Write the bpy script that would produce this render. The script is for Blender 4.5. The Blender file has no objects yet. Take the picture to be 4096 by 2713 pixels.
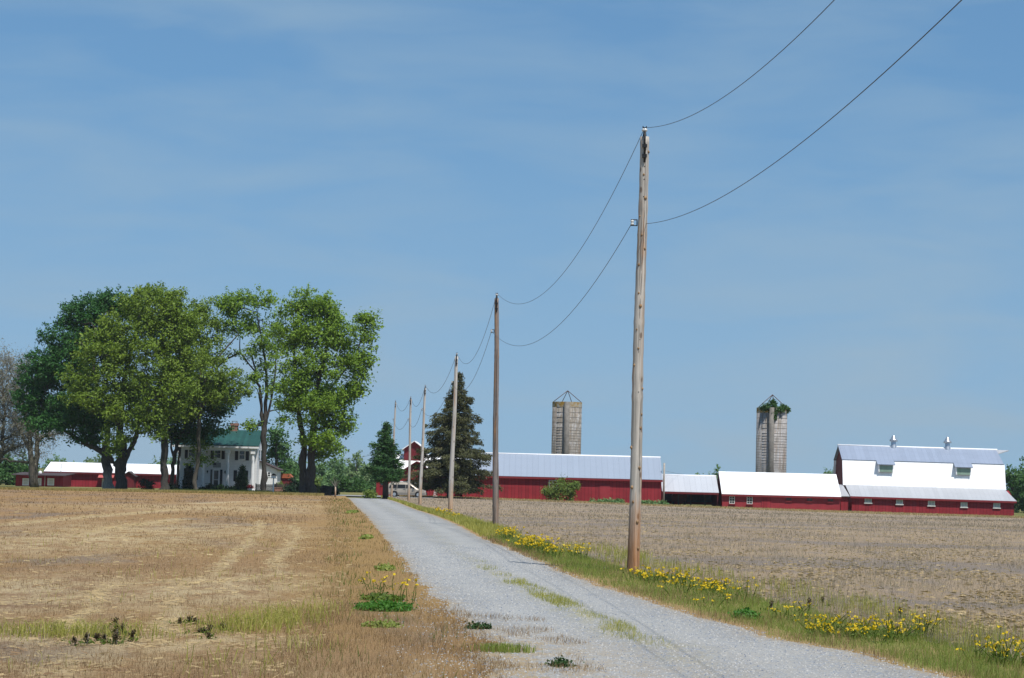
import bpy, math, random
import numpy as np
from mathutils import Vector, noise as mnoise
random.seed(7)
rng = np.random.default_rng(11)
R = math.radians
S = bpy.context.scene
COL = S.collection

# ------------------------------------------------------------------ camera model (photo pixels 4096 x 2713)
F = 8670.0
CX, CY = 2048.0, 1356.5
CAMZ = 1.9
ROLL = R(1.4)
PITCH = math.atan(554.0 / F)
fwd = np.array([0, math.cos(PITCH), math.sin(PITCH)])
up0 = np.array([0, -math.sin(PITCH), math.cos(PITCH)])
rt0 = np.array([1.0, 0, 0])
cr = math.cos(ROLL) * rt0 + math.sin(ROLL) * up0
cu = -math.sin(ROLL) * rt0 + math.cos(ROLL) * up0


def P(px, py, d):
    v = fwd + (px - CX) / F * cr - (py - CY) / F * cu
    v = v * (d / v[1])
    return np.array([v[0], v[1], v[2] + CAMZ])


# ------------------------------------------------------------------ terrain
_ctrl = [(2532, 2281, 45), (1981, 2115, 84.7), (1800, 2051, 125), (1679, 2030, 162), (1635, 1999, 194),
         (1565, 1990, 232), (1541, 1986, 215), (1460, 1986, 190), (1664, 2103, 82), (1932, 2267, 46.5),
         (434, 1961, 268), (654, 1964, 266), (783, 1969, 278), (1057, 1966, 280), (1230, 1978, 255),
         (150, 1954, 320), (400, 1962, 322), (850, 1960, 290), (1030, 1964, 290), (137, 1953, 300),
         (1996, 2001, 280), (2320, 2008, 280), (2644, 2017, 280), (2891, 2036, 285), (3359, 2048, 285),
         (2760, 2031, 286), (3406, 2047, 290), (3700, 2058, 290), (4056, 2070, 290), (1560, 1992, 262), (1700, 1995, 262),
         (1790, 1994, 265), (1340, 1988, 225)]
_cp = np.array([P(*c) for c in _ctrl])
_near = [(x, y, 0.0) for y in (8, 14, 20, 28, 38, 55, 75, 100) for x in (-0.5 * y, -0.25 * y, -0.12 * y, 0.0, 0.12 * y, 0.25 * y, 0.5 * y)]
_near += [(-0.25 * 150, 150, -0.25), (-0.12 * 150, 150, -0.1), (0.25 * 150, 150, -0.5), (0.12 * 150, 150, -0.3),
          (-0.5 * 150, 150, -0.4), (0.5 * 150, 150, -0.8), (-0.2 * 215, 215, -0.55), (-0.1 * 215, 215, -0.3), (.2 * 215, 215, -1.0), (0.08 * 215, 215, -.65)]
_near += [(u * 450, 450, -2.3) for u in (-.5, -.3, -.1, 0, .1, .3, .5)] + [(u * 900, 900, -3.0) for u in (-.5, -.2, 0, .2, .5)]
_cp = np.vstack([_cp, np.array(_near)])
_cu = _cp[:, 0] / _cp[:, 1]
_cv = np.log(_cp[:, 1])


def gz(x, y):
    """ground height at arrays x, y"""
    x = np.atleast_1d(np.asarray(x, float)); y = np.atleast_1d(np.asarray(y, float))
    yy = np.clip(y, 8, 1500)
    u = np.clip(x / yy, -.6, .6); v = np.log(yy)
    out = np.zeros_like(u)
    for i in range(0, len(u), 20000):
        du = (u[i:i + 20000, None] - _cu[None]) / 0.07
        dv = (v[i:i + 20000, None] - _cv[None]) / 0.16
        w = np.exp(-.5 * (du * du + dv * dv)) + 1e-5 / (1 + du * du * .2 + dv * dv)
        out[i:i + 20000] = (w * _cp[None, :, 2]).sum(1) / w.sum(1)
    return out


def gz1(x, y): return float(gz([x], [y])[0])


_ds = np.exp(np.linspace(math.log(9), math.log(420), 900))


def hit(px, py):
    """where the view ray through a photo pixel meets the ground"""
    v = fwd + (px - CX) / F * cr - (py - CY) / F * cu
    v = v / v[1]
    xs, zs = v[0] * _ds, v[2] * _ds + CAMZ
    g = gz(xs, _ds)
    k = np.where(zs <= g)[0]
    if len(k) == 0:
        k = [len(_ds) - 1]
    d = _ds[k[0]]
    return np.array([v[0] * d, d, g[k[0]]])


def on_ground(px, d):
    x = P(px, 1980, d)[0]
    return np.array([x, d, gz1(x, d)])


# ------------------------------------------------------------------ object helpers
def tag(o, label=None, cat=None, group=None, kind=None):
    if label: o['label'] = label
    if cat: o['category'] = cat
    if group: o['group'] = group
    if kind: o['kind'] = kind
    return o


def empty(name, loc, label, cat, group=None, rz=0.0, ry=0.0):
    o = bpy.data.objects.new(name, None)
    COL.objects.link(o)
    o.location = [float(c) for c in loc]
    o.rotation_euler = (0, ry, rz)
    o.empty_display_size = .3
    return tag(o, label, cat, group)


def link(name, me, parent=None, mats=()):
    for m in mats:
        me.materials.append(m)
    o = bpy.data.objects.new(name, me)
    COL.objects.link(o)
    if parent is not None:
        o.parent = parent
    return o


class MB:
    def __init__(s): s.v = []; s.f = []; s.m = []; s.sm = []

    def add(s, vs, fs, mi=0, smooth=False):
        b = len(s.v)
        s.v += [tuple(float(c) for c in p) for p in vs]
        for f in fs:
            s.f.append(tuple(b + i for i in f)); s.m.append(mi); s.sm.append(smooth)
        return s

    def box(s, x0, x1, y0, y1, z0, z1, mi=0):
        vs = [(x, y, z) for z in (z0, z1) for y in (y0, y1) for x in (x0, x1)]
        return s.add(vs, [(0, 2, 3, 1), (4, 5, 7, 6), (0, 1, 5, 4), (2, 6, 7, 3), (0, 4, 6, 2), (1, 3, 7, 5)], mi)

    def prism(s, poly, axis, a, b, mi=0):
        """extrude a 2-D polygon along an axis between a and b ('x': poly is (y,z); 'y': poly is (x,z); 'z': poly is (x,y))"""
        def pt(p, t):
            return (t, p[0], p[1]) if axis == 'x' else (p[0], t, p[1]) if axis == 'y' else (p[0], p[1], t)
        n = len(poly)
        vs = [pt(p, a) for p in poly] + [pt(p, b) for p in poly]
        fs = [tuple(range(n)), tuple(range(2 * n - 1, n - 1, -1))]
        for i in range(n):
            j = (i + 1) % n
            fs.append((i, n + i, n + j, j))
        return s.add(vs, fs, mi)

    def slab(s, a, b, c, d, t, mi=0):
        """thick quad a,b,c,d offset along its normal by t"""
        a, b, c, d = [np.array(p, float) for p in (a, b, c, d)]
        n = np.cross(b - a, d - a); n /= np.linalg.norm(n)
        vs = [a, b, c, d] + [p + n * t for p in (a, b, c, d)]
        return s.add(vs, [(3, 2, 1, 0), (4, 5, 6, 7), (0, 1, 5, 4), (1, 2, 6, 5), (2, 3, 7, 6), (3, 0, 4, 7)], mi)

    def tube(s, pts, rad, n=6, mi=0, cap=True, smooth=True):
        pts = [np.array(p, float) for p in pts]
        if not hasattr(rad, '__len__'): rad = [rad] * len(pts)
        vs = []
        for i, p in enumerate(pts):
            t = pts[min(i + 1, len(pts) - 1)] - pts[max(i - 1, 0)]
            t /= (np.linalg.norm(t) + 1e-9)
            a = np.array([1.0, 0, 0]) if abs(t[0]) < .8 else np.array([0, 1.0, 0])
            u = np.cross(t, a); u /= np.linalg.norm(u); w = np.cross(t, u)
            for k in range(n):
                an = 2 * math.pi * k / n
                vs.append(p + rad[i] * (math.cos(an) * u + math.sin(an) * w))
        fs = []
        for i in range(len(pts) - 1):
            for k in range(n):
                k2 = (k + 1) % n
                fs.append((i * n + k, i * n + k2, (i + 1) * n + k2, (i + 1) * n + k))
        s.add(vs, fs, mi, smooth)
        if cap:
            b = len(s.v) - len(vs)
            s.f.append(tuple(b + k for k in range(n - 1, -1, -1))); s.m.append(mi); s.sm.append(False)
            b2 = b + (len(pts) - 1) * n
            s.f.append(tuple(b2 + k for k in range(n))); s.m.append(mi); s.sm.append(False)
        return s

    def lathe(s, prof, n=24, c=(0, 0), mi=0, smooth=True):
        vs = []
        for r, z in prof:
            for k in range(n):
                an = 2 * math.pi * k / n
                vs.append((c[0] + r * math.cos(an), c[1] + r * math.sin(an), z))
        fs = []
        for i in range(len(prof) - 1):
            for k in range(n):
                k2 = (k + 1) % n
                fs.append((i * n + k, i * n + k2, (i + 1) * n + k2, (i + 1) * n + k))
        return s.add(vs, fs, mi, smooth)

    def build(s, name, mats, parent=None):
        me = bpy.data.meshes.new(name)
        me.from_pydata(s.v, [], s.f)
        if not isinstance(mats, (list, tuple)): mats = [mats]
        o = link(name, me, parent, mats)
        me.polygons.foreach_set('material_index', s.m)
        me.polygons.foreach_set('use_smooth', s.sm)
        me.update()
        return o


def np_mesh(name, verts, nper, mats, parent=None, smooth=False, mat_idx=None):
    """mesh of separate faces, nper vertices each; verts (N*nper,3)"""
    me = bpy.data.meshes.new(name)
    nv = len(verts); nf = nv // nper
    me.vertices.add(nv); me.vertices.foreach_set('co', np.ascontiguousarray(verts, dtype=np.float32).ravel())
    me.loops.add(nv); me.loops.foreach_set('vertex_index', np.arange(nv, dtype=np.int32))
    me.polygons.add(nf); me.polygons.foreach_set('loop_start', np.arange(0, nv, nper, dtype=np.int32))
    me.polygons.foreach_set('loop_total', np.full(nf, nper, dtype=np.int32))
    if mat_idx is not None: me.polygons.foreach_set('material_index', np.asarray(mat_idx, dtype=np.int32))
    me.update(calc_edges=True)
    if not isinstance(mats, (list, tuple)): mats = [mats]
    return link(name, me, parent, mats)


# ------------------------------------------------------------------ materials
class NT:
    def __init__(s, name):
        s.m = bpy.data.materials.new(name); s.m.use_nodes = True
        s.t = s.m.node_tree; s.t.nodes.clear()
        s.out = s.n('ShaderNodeOutputMaterial')
        s.b = s.n('ShaderNodeBsdfPrincipled')
        s.l(s.b.outputs[0], s.out.inputs[0])
        s._tc = None

    def n(s, t, **kw):
        x = s.t.nodes.new(t)
        for k, v in kw.items(): setattr(x, k, v)
        return x

    def l(s, a, b): s.t.links.new(a, b)

    def tc(s, which='Object'):
        if s._tc is None: s._tc = s.n('ShaderNodeTexCoord')
        return s._tc.outputs[which]

    def mapped(s, scale, rot=(0, 0, 0), which='Object'):
        mp = s.n('ShaderNodeMapping')
        mp.inputs['Scale'].default_value = scale if hasattr(scale, '__len__') else (scale,) * 3
        mp.inputs['Rotation'].default_value = rot
        s.l(s.tc(which), mp.inputs[0])
        return mp.outputs[0]

    def noise(s, scale, detail=4, rough=.6, vec=None, dist=0.0):
        x = s.n('ShaderNodeTexNoise')
        x.inputs['Scale'].default_value = scale; x.inputs['Detail'].default_value = detail
        x.inputs['Roughness'].default_value = rough; x.inputs['Distortion'].default_value = dist
        s.l(vec if vec is not None else s.tc(), x.inputs['Vector'])
        return x.outputs['Fac']

    def ramp(s, fac, stops):
        x = s.n('ShaderNodeValToRGB')
        e = x.color_ramp.elements
        while len(e) < len(stops): e.new(.5)
        for k, (p, c) in enumerate(stops):
            e[k].position = p
            e[k].color = (c, c, c, 1) if not hasattr(c, '__len__') else tuple(c) + (1,)
        s.l(fac, x.inputs[0])
        return x.outputs[0]

    def mix(s, fac, a, b, mode='MIX'):
        x = s.n('ShaderNodeMix', data_type='RGBA', blend_type=mode)
        for sock, v in ((x.inputs[0], fac), (x.inputs[6], a), (x.inputs[7], b)):
            if hasattr(v, 'links'): s.l(v, sock)
            elif hasattr(v, '__len__'): sock.default_value = tuple(v) + (1,)
            else: sock.default_value = v
        return x.outputs[2]

    def math(s, op, a, b=None, clamp=False):
        x = s.n('ShaderNodeMath', operation=op, use_clamp=clamp)
        for sock, v in zip(x.inputs, (a, b)):
            if v is None: continue
            if hasattr(v, 'links'): s.l(v, sock)
            else: sock.default_value = v
        return x.outputs[0]

    def attr(s, name):
        x = s.n('ShaderNodeAttribute'); x.attribute_name = name
        return x.outputs['Fac']

    def bump(s, h, strength=.5, dist=.02):
        x = s.n('ShaderNodeBump')
        x.inputs['Strength'].default_value = strength; x.inputs['Distance'].default_value = dist
        s.l(h, x.inputs['Height']); s.l(x.outputs[0], s.b.inputs['Normal'])

    def col(s, c):
        if hasattr(c, 'links'): s.l(c, s.b.inputs['Base Color'])
        else: s.b.inputs['Base Color'].default_value = tuple(c) + (1,)
        return s

    def set(s, rough=.8, metal=0.0, spec=.3):
        s.b.inputs['Roughness'].default_value = rough
        s.b.inputs['Metallic'].default_value = metal
        s.b.inputs['Specular IOR Level'].default_value = spec
        return s

    def sep(s, vec=None):
        x = s.n('ShaderNodeSeparateXYZ'); s.l(vec if vec is not None else s.tc(), x.inputs[0])
        return x.outputs


def sc(c, k): return tuple(min(1, x * k) for x in c)


def plain(name, c, rough=.7, var=.15, scale=3.0, metal=0, spec=.3):
    t = NT(name)
    t.col(t.mix(t.ramp(t.noise(scale, 5), [(.3, 0.0), (.7, 1.0)]), sc(c, 1 - var), sc(c, 1 + var))).set(rough, metal, spec)
    return t.m


def red_boards(name, c, board=.3):
    t = NT(name)
    x = t.sep()
    ph = t.math('FRACT', t.math('MULTIPLY', x[0], 1 / board))
    line = t.math('GREATER_THAN', ph, .1)
    bid = t.math('FLOOR', t.math('MULTIPLY', x[0], 1 / board))
    wn = t.n('ShaderNodeTexWhiteNoise', noise_dimensions='1D'); t.l(bid, wn.inputs['W'])
    c1 = t.mix(wn.outputs[0], sc(c, .86), sc(c, 1.12))
    big = t.ramp(t.noise(1.0, 5, .65, t.mapped((.35, .35, .9))), [(.3, .82), (.7, 1.14)])
    c2 = t.mix(1.0, c1, big, 'MULTIPLY')
    streak = t.ramp(t.noise(1.0, 4, .6, t.mapped((3.5, 3.5, .35))), [(.55, 0.0), (.8, .5)])
    c3 = t.mix(streak, c2, sc((c[0] * .8, c[1] * 1.5, c[2] * 1.4), .9))
    c4 = t.mix(line, sc(c, .45), c3)
    t.col(c4).set(.75, 0, .25)
    t.bump(line, .4, .015)
    return t.m


def ribbed_roof(name, c, rib=.6, var=.1, rough=.45, spec=.4, axis=0, stain=0.0, stainc=(.25, .12, .05)):
    t = NT(name)
    x = t.sep()
    ph = t.math('FRACT', t.math('MULTIPLY', x[axis], 1 / rib))
    line = t.ramp(ph, [(0.0, 0.0), (.06, 1.0), (.12, 0.0), (.13, 0.0)])
    pid = t.math('FLOOR', t.math('MULTIPLY', x[axis], 1 / rib))
    wn = t.n('ShaderNodeTexWhiteNoise', noise_dimensions='1D'); t.l(pid, wn.inputs['W'])
    c1 = t.mix(wn.outputs[0], sc(c, 1 - var), sc(c, 1 + var * .6))
    big = t.ramp(t.noise(1.0, 5, .6, t.mapped((.25, .9, .9))), [(.3, 1 - var), (.7, 1 + var * .5)])
    c2 = t.mix(1.0, c1, big, 'MULTIPLY')
    c3 = t.mix(line, c2, sc(c, .87))
    if stain:
        c3 = t.mix(t.math('MULTIPLY', t.ramp(t.noise(1.0, 4, .6, t.mapped((1.2, .4, .4))), [(.55, 0.0), (.75, 1.0)]), stain), c3, stainc)
    t.col(c3).set(rough, 0, spec)
    t.bump(line, .5, .03)
    return t.m


def leaf_mat(name, c1, c2, c3=None, trans=.35):
    t = NT(name)
    g = t.n('ShaderNodeNewGeometry')
    stops = [(0.0, c1), (.75, c2), (1.0, c3 or sc(c2, 1.25))]
    big = t.noise(.35, 3, .6)
    f = t.math('ADD', t.math('MULTIPLY', g.outputs['Random Per Island'], .6), t.math('MULTIPLY', t.math('SUBTRACT', big, .3, True), .9), True)
    col = t.ramp(f, stops)
    t.col(col).set(.55, 0, .25)
    tr = t.n('ShaderNodeBsdfTranslucent'); t.l(t.mix(1.0, col, (1.1, 1.15, .6), 'MULTIPLY'), tr.inputs[0])
    mx = t.n('ShaderNodeMixShader'); mx.inputs[0].default_value = trans
    t.l(t.b.outputs[0], mx.inputs[1]); t.l(tr.outputs[0], mx.inputs[2]); t.l(mx.outputs[0], t.out.inputs[0])
    return t.m


def bark_mat(name, c, lichen=None):
    t = NT(name)
    n = t.noise(1.0, 6, .7, t.mapped((9, 9, 1.5)))
    b = t.noise(.6, 3)
    c1 = t.mix(t.ramp(n, [(.35, 0.0), (.65, 1.0)]), sc(c, .55), sc(c, 1.3))
    c2 = t.mix(t.ramp(b, [(.45, 0.0), (.7, .5)]), c1, (c[0] * .9, c[1] * 1.1, c[2] * .7))
    if lichen:   # pale crust of lichen on the lower bole
        hz = t.math('ADD', t.math('MULTIPLY', t.sep()[2], .22), t.math('MULTIPLY', t.noise(1.5, 4), .5))
        c2 = t.mix(t.ramp(hz, [(.55, .9), (.95, 0.0)]), c2, t.mix(t.ramp(n, [(.35, 0.0), (.65, 1.0)]), sc(lichen, .6), sc(lichen, 1.15)))
    t.col(c2).set(.9, 0, .1)
    t.bump(n, .7, .05)
    return t.m


def siding(name, c, board=.2):
    t = NT(name)
    x = t.sep()
    ph = t.math('FRACT', t.math('MULTIPLY', x[2], 1 / board))
    line = t.math('GREATER_THAN', ph, .13)
    n = t.ramp(t.noise(1.0, 5, .6, t.mapped((1.2, 1.2, .4))), [(.3, .9), (.7, 1.04)])
    t.col(t.mix(line, sc(c, .72), t.mix(1.0, c, n, 'MULTIPLY'))).set(.6, 0, .3)
    return t.m


def pole_mat(name, c, butt=(.29, .13, .048)):
    """weathered round pole: fine vertical grain, checks, knots, orange-brown butt"""
    t = NT(name)
    g = t.noise(1.0, 6, .7, t.mapped((22, 22, .7)))
    c1 = t.mix(t.ramp(g, [(.33, 0.0), (.62, 1.0)]), sc(c, .62), sc(c, 1.18))
    crack = t.ramp(t.noise(1.0, 3, .5, t.mapped((15, 15, .22))), [(.58, 0.0), (.64, 1.0)])
    c2 = t.mix(t.math('MULTIPLY', crack, .75), c1, sc(c, .25))
    warm = t.ramp(t.noise(1.0, 4, .6, t.mapped((7, 7, .5))), [(.52, 0.0), (.66, 1.0)])
    c3 = t.mix(t.math('MULTIPLY', warm, .7), c2, (.4, .2, .075))
    kn = t.n('ShaderNodeTexVoronoi'); kn.inputs['Scale'].default_value = 1.0
    t.l(t.mapped((4.5, 4.5, 2.0)), kn.inputs['Vector'])
    k = t.ramp(kn.outputs['Distance'], [(.1, 1.0), (.17, 0.0)])
    c4 = t.mix(t.math('MULTIPLY', k, .7), c3, (.1, .055, .03))
    x = t.sep()
    h = t.math('ADD', x[2], t.math('MULTIPLY', t.noise(1.0, 4, .6, t.mapped((6, 6, .6))), 1.6))
    bt = t.ramp(t.math('MULTIPLY', h, .4), [(.5, 1.0), (1.0, 0.0)])
    c5 = t.mix(t.math('MULTIPLY', bt, .85), c4, t.mix(t.ramp(g, [(.4, 0.0), (.6, 1.0)]), sc(butt, .5), sc(butt, 1.3)))
    t.col(c5).set(.85, 0, .15)
    t.bump(g, .6, .012)
    return t.m


MT = {}
MT['red'] = red_boards('red_boards', (.27, .022, .03), .45)
MT['red_block'] = plain('red_painted_block', (.29, .028, .036), .75, .14, 1.4)
MT['red_left'] = red_boards('red_boards_left', (.28, .022, .032), .5)
MT['red_dark'] = plain('dark_red_and_shade', (.13, .012, .016), .7, .2)  # darker red for trim; also carries the shade of the gambrel gable
MT['red_trim'] = plain('red_trim', (.2, .018, .022), .6, .15)
MT['white_roof'] = ribbed_roof('white_roof', (.86, .86, .86), .9, .03)
MT['pale_roof'] = ribbed_roof('pale_metal_roof', (.27, .315, .385), .75, .025, .5, .35)
MT['pale_roof2'] = ribbed_roof('pale_shed_roof', (.45, .468, .5), .75, .03, .5, .4)
MT['grey_roof'] = ribbed_roof('galvanised_roof_sky_tint', (.255, .30, .385), .62, .06, .5, .4)  # blue sky reflected in the metal is put into this base colour
MT['lean_roof'] = ribbed_roof('lean_to_roof', (.37, .382, .405), .62, .05, .5, .4)
MT['ridge'] = plain('ridge_cap', (.85, .85, .86), .4, .05)  # white colour also carries the highlight along the ridges
MT['green_roof'] = ribbed_roof('green_metal_roof', (.014, .068, .058), .45, .18, .6, .3)
MT['dark_roof'] = plain('dark_shingles', (.06, .045, .045), .9, .3, 6)
MT['white'] = plain('white_paint', (.74, .74, .74), .5, .05)
MT['siding'] = siding('white_siding', (.72, .72, .73), .21)
MT['offwhite'] = plain('aged_white_paint', (.58, .57, .53), .6, .15, 5)
MT['dusty_pane'] = plain('dusty_pane', (.4, .41, .39), .5, .2, 4)
MT['glass'] = plain('window_glass', (.02, .025, .03), .08, .2, 2, 0, .6)
MT['dim'] = plain('dim_interior', (.012, .012, .016), .9, .3)
MT['shutter'] = plain('dark_shutter', (.018, .018, .022), .6, .2)
MT['brick'] = None
MT['galv'] = plain('galvanised_metal', (.5, .52, .54), .3, .1, 6, .7, .5)
MT['black'] = plain('black_iron', (.015, .015, .016), .5, .3, 10)
MT['porcelain'] = plain('white_porcelain', (.6, .6, .58), .2, .03, 3, 0, .6)
MT['wire'] = plain('wire', (.05, .05, .055), .5, .1)
MT['louver'] = ribbed_roof('green_louver', (.24, .34, .27), .18, .15, .7, .2)
MT['pole'] = pole_mat('pole_wood', (.455, .415, .365))
MT['pole_grey'] = pole_mat('pole_wood_grey', (.215, .185, .17), (.2, .16, .13))
MT['pole_pale'] = pole_mat('pole_wood_pale', (.46, .43, .39), (.38, .25, .15))
MT['bark'] = bark_mat('bark', (.06, .052, .047))
MT['bark_pale'] = bark_mat('bark_pale', (.075, .066, .058), (.3, .275, .235))
MT['bark_bare'] = bark_mat('bark_bare', (.1, .088, .072))
MT['twig'] = plain('twig', (.2, .18, .155), .9, .25)
MT['wood'] = plain('grey_wood', (.35, .32, .28), .8, .2, 6)

t = NT('brick_chimney')
br = t.n('ShaderNodeTexBrick'); br.inputs['Scale'].default_value = 1
br.inputs['Color1'].default_value = (.3, .1, .06, 1); br.inputs['Color2'].default_value = (.22, .07, .045, 1); br.inputs['Mortar'].default_value = (.35, .28, .24, 1)
br.inputs['Mortar Size'].default_value = .012; br.inputs['Brick Width'].default_value = .22; br.inputs['Row Height'].default_value = .085
mp = t.n('ShaderNodeMapping'); mp.inputs['Rotation'].default_value = (R(90), 0, 0); t.l(t.tc(), mp.inputs[0]); t.l(mp.outputs[0], br.inputs['Vector'])
t.col(br.outputs[0]).set(.9, 0, .1); MT['brick'] = t.m


def silo_mat(name, base, rust_amt, seed):
    t = NT(name)
    ang = t.n('ShaderNodeMath', operation='ARCTAN2')
    x = t.sep(); t.l(x[0], ang.inputs[0]); t.l(x[1], ang.inputs[1])
    cb = t.n('ShaderNodeCombineXYZ'); t.l(t.math('MULTIPLY', ang.outputs[0], 2.1), cb.inputs[0]); t.l(x[2], cb.inputs[1]); cb.inputs[2].default_value = seed
    vec = cb.outputs[0]
    brk = t.n('ShaderNodeTexBrick'); t.l(vec, brk.inputs['Vector'])
    brk.inputs['Scale'].default_value = 1; brk.inputs['Brick Width'].default_value = .26; brk.inputs['Row Height'].default_value = .76
    brk.inputs['Mortar Size'].default_value = .012; brk.inputs['Bias'].default_value = 0
    brk.inputs['Color1'].default_value = (*sc(base, .82), 1); brk.inputs['Color2'].default_value = (*sc(base, 1.18), 1); brk.inputs['Mortar'].default_value = (*sc(base, .55), 1)
    m1 = t.n('ShaderNodeMapping'); m1.inputs['Scale'].default_value = (3.2, .22, 1); t.l(vec, m1.inputs[0])
    st = t.noise(1.0, 5, .65, m1.outputs[0])
    c1 = t.mix(t.ramp(st, [(.42, 0.0), (.62, .8)]), brk.outputs[0], sc((base[0] * .8, base[1] * .68, base[2] * .52), .62))
    c1 = t.mix(t.ramp(t.noise(1.2, 5, .7, vec), [(.5, 0.0), (.75, .55)]), c1, (.45, .46, .48))
    m2 = t.n('ShaderNodeMapping'); m2.inputs['Scale'].default_value = (7, 1.1, 1); t.l(vec, m2.inputs[0])
    wh = t.ramp(t.noise(1.0, 6, .7, m2.outputs[0]), [(.62, 0.0), (.67, 1.0)])
    c2 = t.mix(t.math('MULTIPLY', wh, .7), c1, (.6, .58, .55))
    rr = t.ramp(t.noise(.9, 5, .7, m1.outputs[0]), [(.56, 0.0), (.68, 1.0)])
    c3 = t.mix(t.math('MULTIPLY', rr, rust_amt), c2, (.24, .12, .05))
    t.col(c3).set(.85, 0, .2)
    return t.m


MT['silo_tan'] = silo_mat('silo_staves_tan', (.25, .232, .205), .5, 0.0)
MT['silo_grey'] = silo_mat('silo_staves_grey', (.31, .295, .285), .6, 7.0)
t = NT('patchy_lichen_rim')
t.col(t.mix(t.ramp(t.noise(1.3, 4, .6), [(.42, 0.0), (.58, 1.0)]), (.36, .33, .27), (.3, .18, .04))).set(.9, 0, .1)
MT['lichen'] = t.m
MT['band'] = plain('steel_band', (.2, .18, .16), .7, .3, 5)
MT['chute'] = plain('chute_metal', (.17, .155, .135), .8, .35, 1.2)
MT['rust'] = plain('rusty_iron', (.11, .065, .05), .8, .3, 8)

L = {}
L['maple'] = leaf_mat('leaf_maple', (.012, .06, .01), (.036, .12, .018), (.075, .185, .032), .15)
L['olive'] = leaf_mat('leaf_olive', (.085, .15, .014), (.175, .255, .026), (.26, .335, .045), .3)
L['fresh'] = leaf_mat('leaf_fresh', (.09, .175, .016), (.19, .3, .028), (.28, .385, .048), .33)
L['round'] = leaf_mat('leaf_round', (.03, .085, .02), (.065, .15, .034), (.12, .2, .07), .32)
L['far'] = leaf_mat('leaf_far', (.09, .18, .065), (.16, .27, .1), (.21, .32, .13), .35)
L['far_haze'] = leaf_mat('leaf_far_haze', (.11, .18, .075), (.2, .28, .12), (.25, .33, .16), .3)  # paler leaf colour paints in the haze over distant trees
L['spruce'] = leaf_mat('leaf_spruce', (.045, .052, .02), (.105, .108, .042), (.17, .15, .07), .22)
L['pine'] = leaf_mat('leaf_pine', (.022, .07, .02), (.06, .14, .04), (.11, .2, .055), .25)
L['bud'] = leaf_mat('leaf_bud', (.17, .165, .12), (.26, .25, .18), (.32, .31, .22), .3)
L['willow'] = leaf_mat('leaf_weeping', (.1, .15, .03), (.19, .26, .055), (.27, .33, .09), .4)
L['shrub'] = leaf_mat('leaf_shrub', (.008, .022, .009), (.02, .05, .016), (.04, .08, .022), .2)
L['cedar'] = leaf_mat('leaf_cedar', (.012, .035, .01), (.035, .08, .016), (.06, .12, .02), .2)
L['vine'] = leaf_mat('leaf_vine', (.02, .055, .012), (.05, .12, .022), (.09, .17, .03), .3)
L['clover'] = leaf_mat('leaf_clover', (.04, .13, .012), (.075, .2, .025), (.12, .27, .04), .35)
L['weed'] = leaf_mat('leaf_weed', (.05, .085, .014), (.12, .18, .024), (.2, .25, .04), .35)
L['dock'] = leaf_mat('leaf_dock', (.05, .035, .018), (.1, .075, .03), (.15, .125, .045), .15)
L['petal'] = leaf_mat('petal_yellow', (.5, .33, .012), (.68, .5, .015), (.75, .6, .04), .3)
L['petal_w'] = leaf_mat('petal_white', (.5, .52, .5), (.68, .7, .68), (.75, .75, .75), .3)
L['grass'] = leaf_mat('blade_green', (.16, .21, .045), (.27, .32, .075), (.38, .36, .12), .42)
L['grass_dry'] = leaf_mat('blade_dry', (.2, .125, .07), (.31, .205, .11), (.43, .315, .17), .3)
L['grass_gold'] = leaf_mat('blade_gold', (.25, .19, .07), (.4, .32, .12), (.5, .42, .18), .35)
L['grass_rust'] = leaf_mat('blade_rust', (.2, .13, .06), (.33, .225, .1), (.44, .36, .17), .3)
L['grass_yel'] = leaf_mat('blade_yellow', (.25, .25, .05), (.42, .4, .105), (.56, .52, .2), .4)
L['stubble'] = leaf_mat('stalk_stubble', (.2, .16, .13), (.36, .3, .22), (.52, .44, .31), .25)
L['straw'] = leaf_mat('straw', (.3, .22, .12), (.44, .33, .17), (.52, .42, .25), .2)
L['lawn'] = leaf_mat('blade_lawn', (.05, .085, .014), (.1, .14, .024), (.2, .2, .05), .35)

# ground materials
t = NT('field_tan')
fine = t.noise(1.0, 5, .75, t.mapped((26, 14, 10)))
mid = t.noise(1.0, 5, .65, t.mapped((1.1, .4, 1)))
big = t.noise(1.0, 3, .5, t.mapped((.16, .045, 1)), 0.4)
c = t.ramp(big, [(.34, (.245, .165, .105)), (.46, (.285, .18, .09)), (.56, (.31, .195, .082)), (.68, (.215, .158, .115))])
c = t.mix(t.ramp(mid, [(.42, 0.0), (.6, .7)]), c, (.3, .19, .095))
grey = t.ramp(t.noise(1.0, 4, .6, t.mapped((.35, .1, 1), (0, 0, .3))), [(.56, 0.0), (.66, .75)])
c = t.mix(grey, c, (.185, .15, .125))
bm = t.math('MULTIPLY', t.attr('bare'), t.ramp(t.noise(1.0, 6, .75, t.mapped((1.6, .55, 1))), [(.4, 0.0), (.56, 1.0)]))
tr = t.math('MULTIPLY', t.attr('track'), t.ramp(t.noise(1.0, 5, .75, t.mapped((3.2, 1.2, 1))), [(.33, 0.0), (.5, 1.0)]))
pale = t.math('MAXIMUM', bm, tr)
c = t.mix(t.math('MULTIPLY', pale, .85), c, (.48, .38, .225))
sp = t.ramp(t.noise(1.0, 4, .7, t.mapped((5, 2.2, 1))), [(.6, 0.0), (.66, 1.0)])
c = t.mix(t.math('MULTIPLY', sp, .35), c, (.46, .37, .24))
c = t.mix(t.math('MULTIPLY', t.attr('edge'), t.ramp(mid, [(.3, .5), (.6, 1.0)])), c, (.315, .205, .085))
c = t.mix(1.0, c, t.ramp(fine, [(.3, .62), (.52, 1.0), (.7, 1.28)]), 'MULTIPLY')
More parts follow.
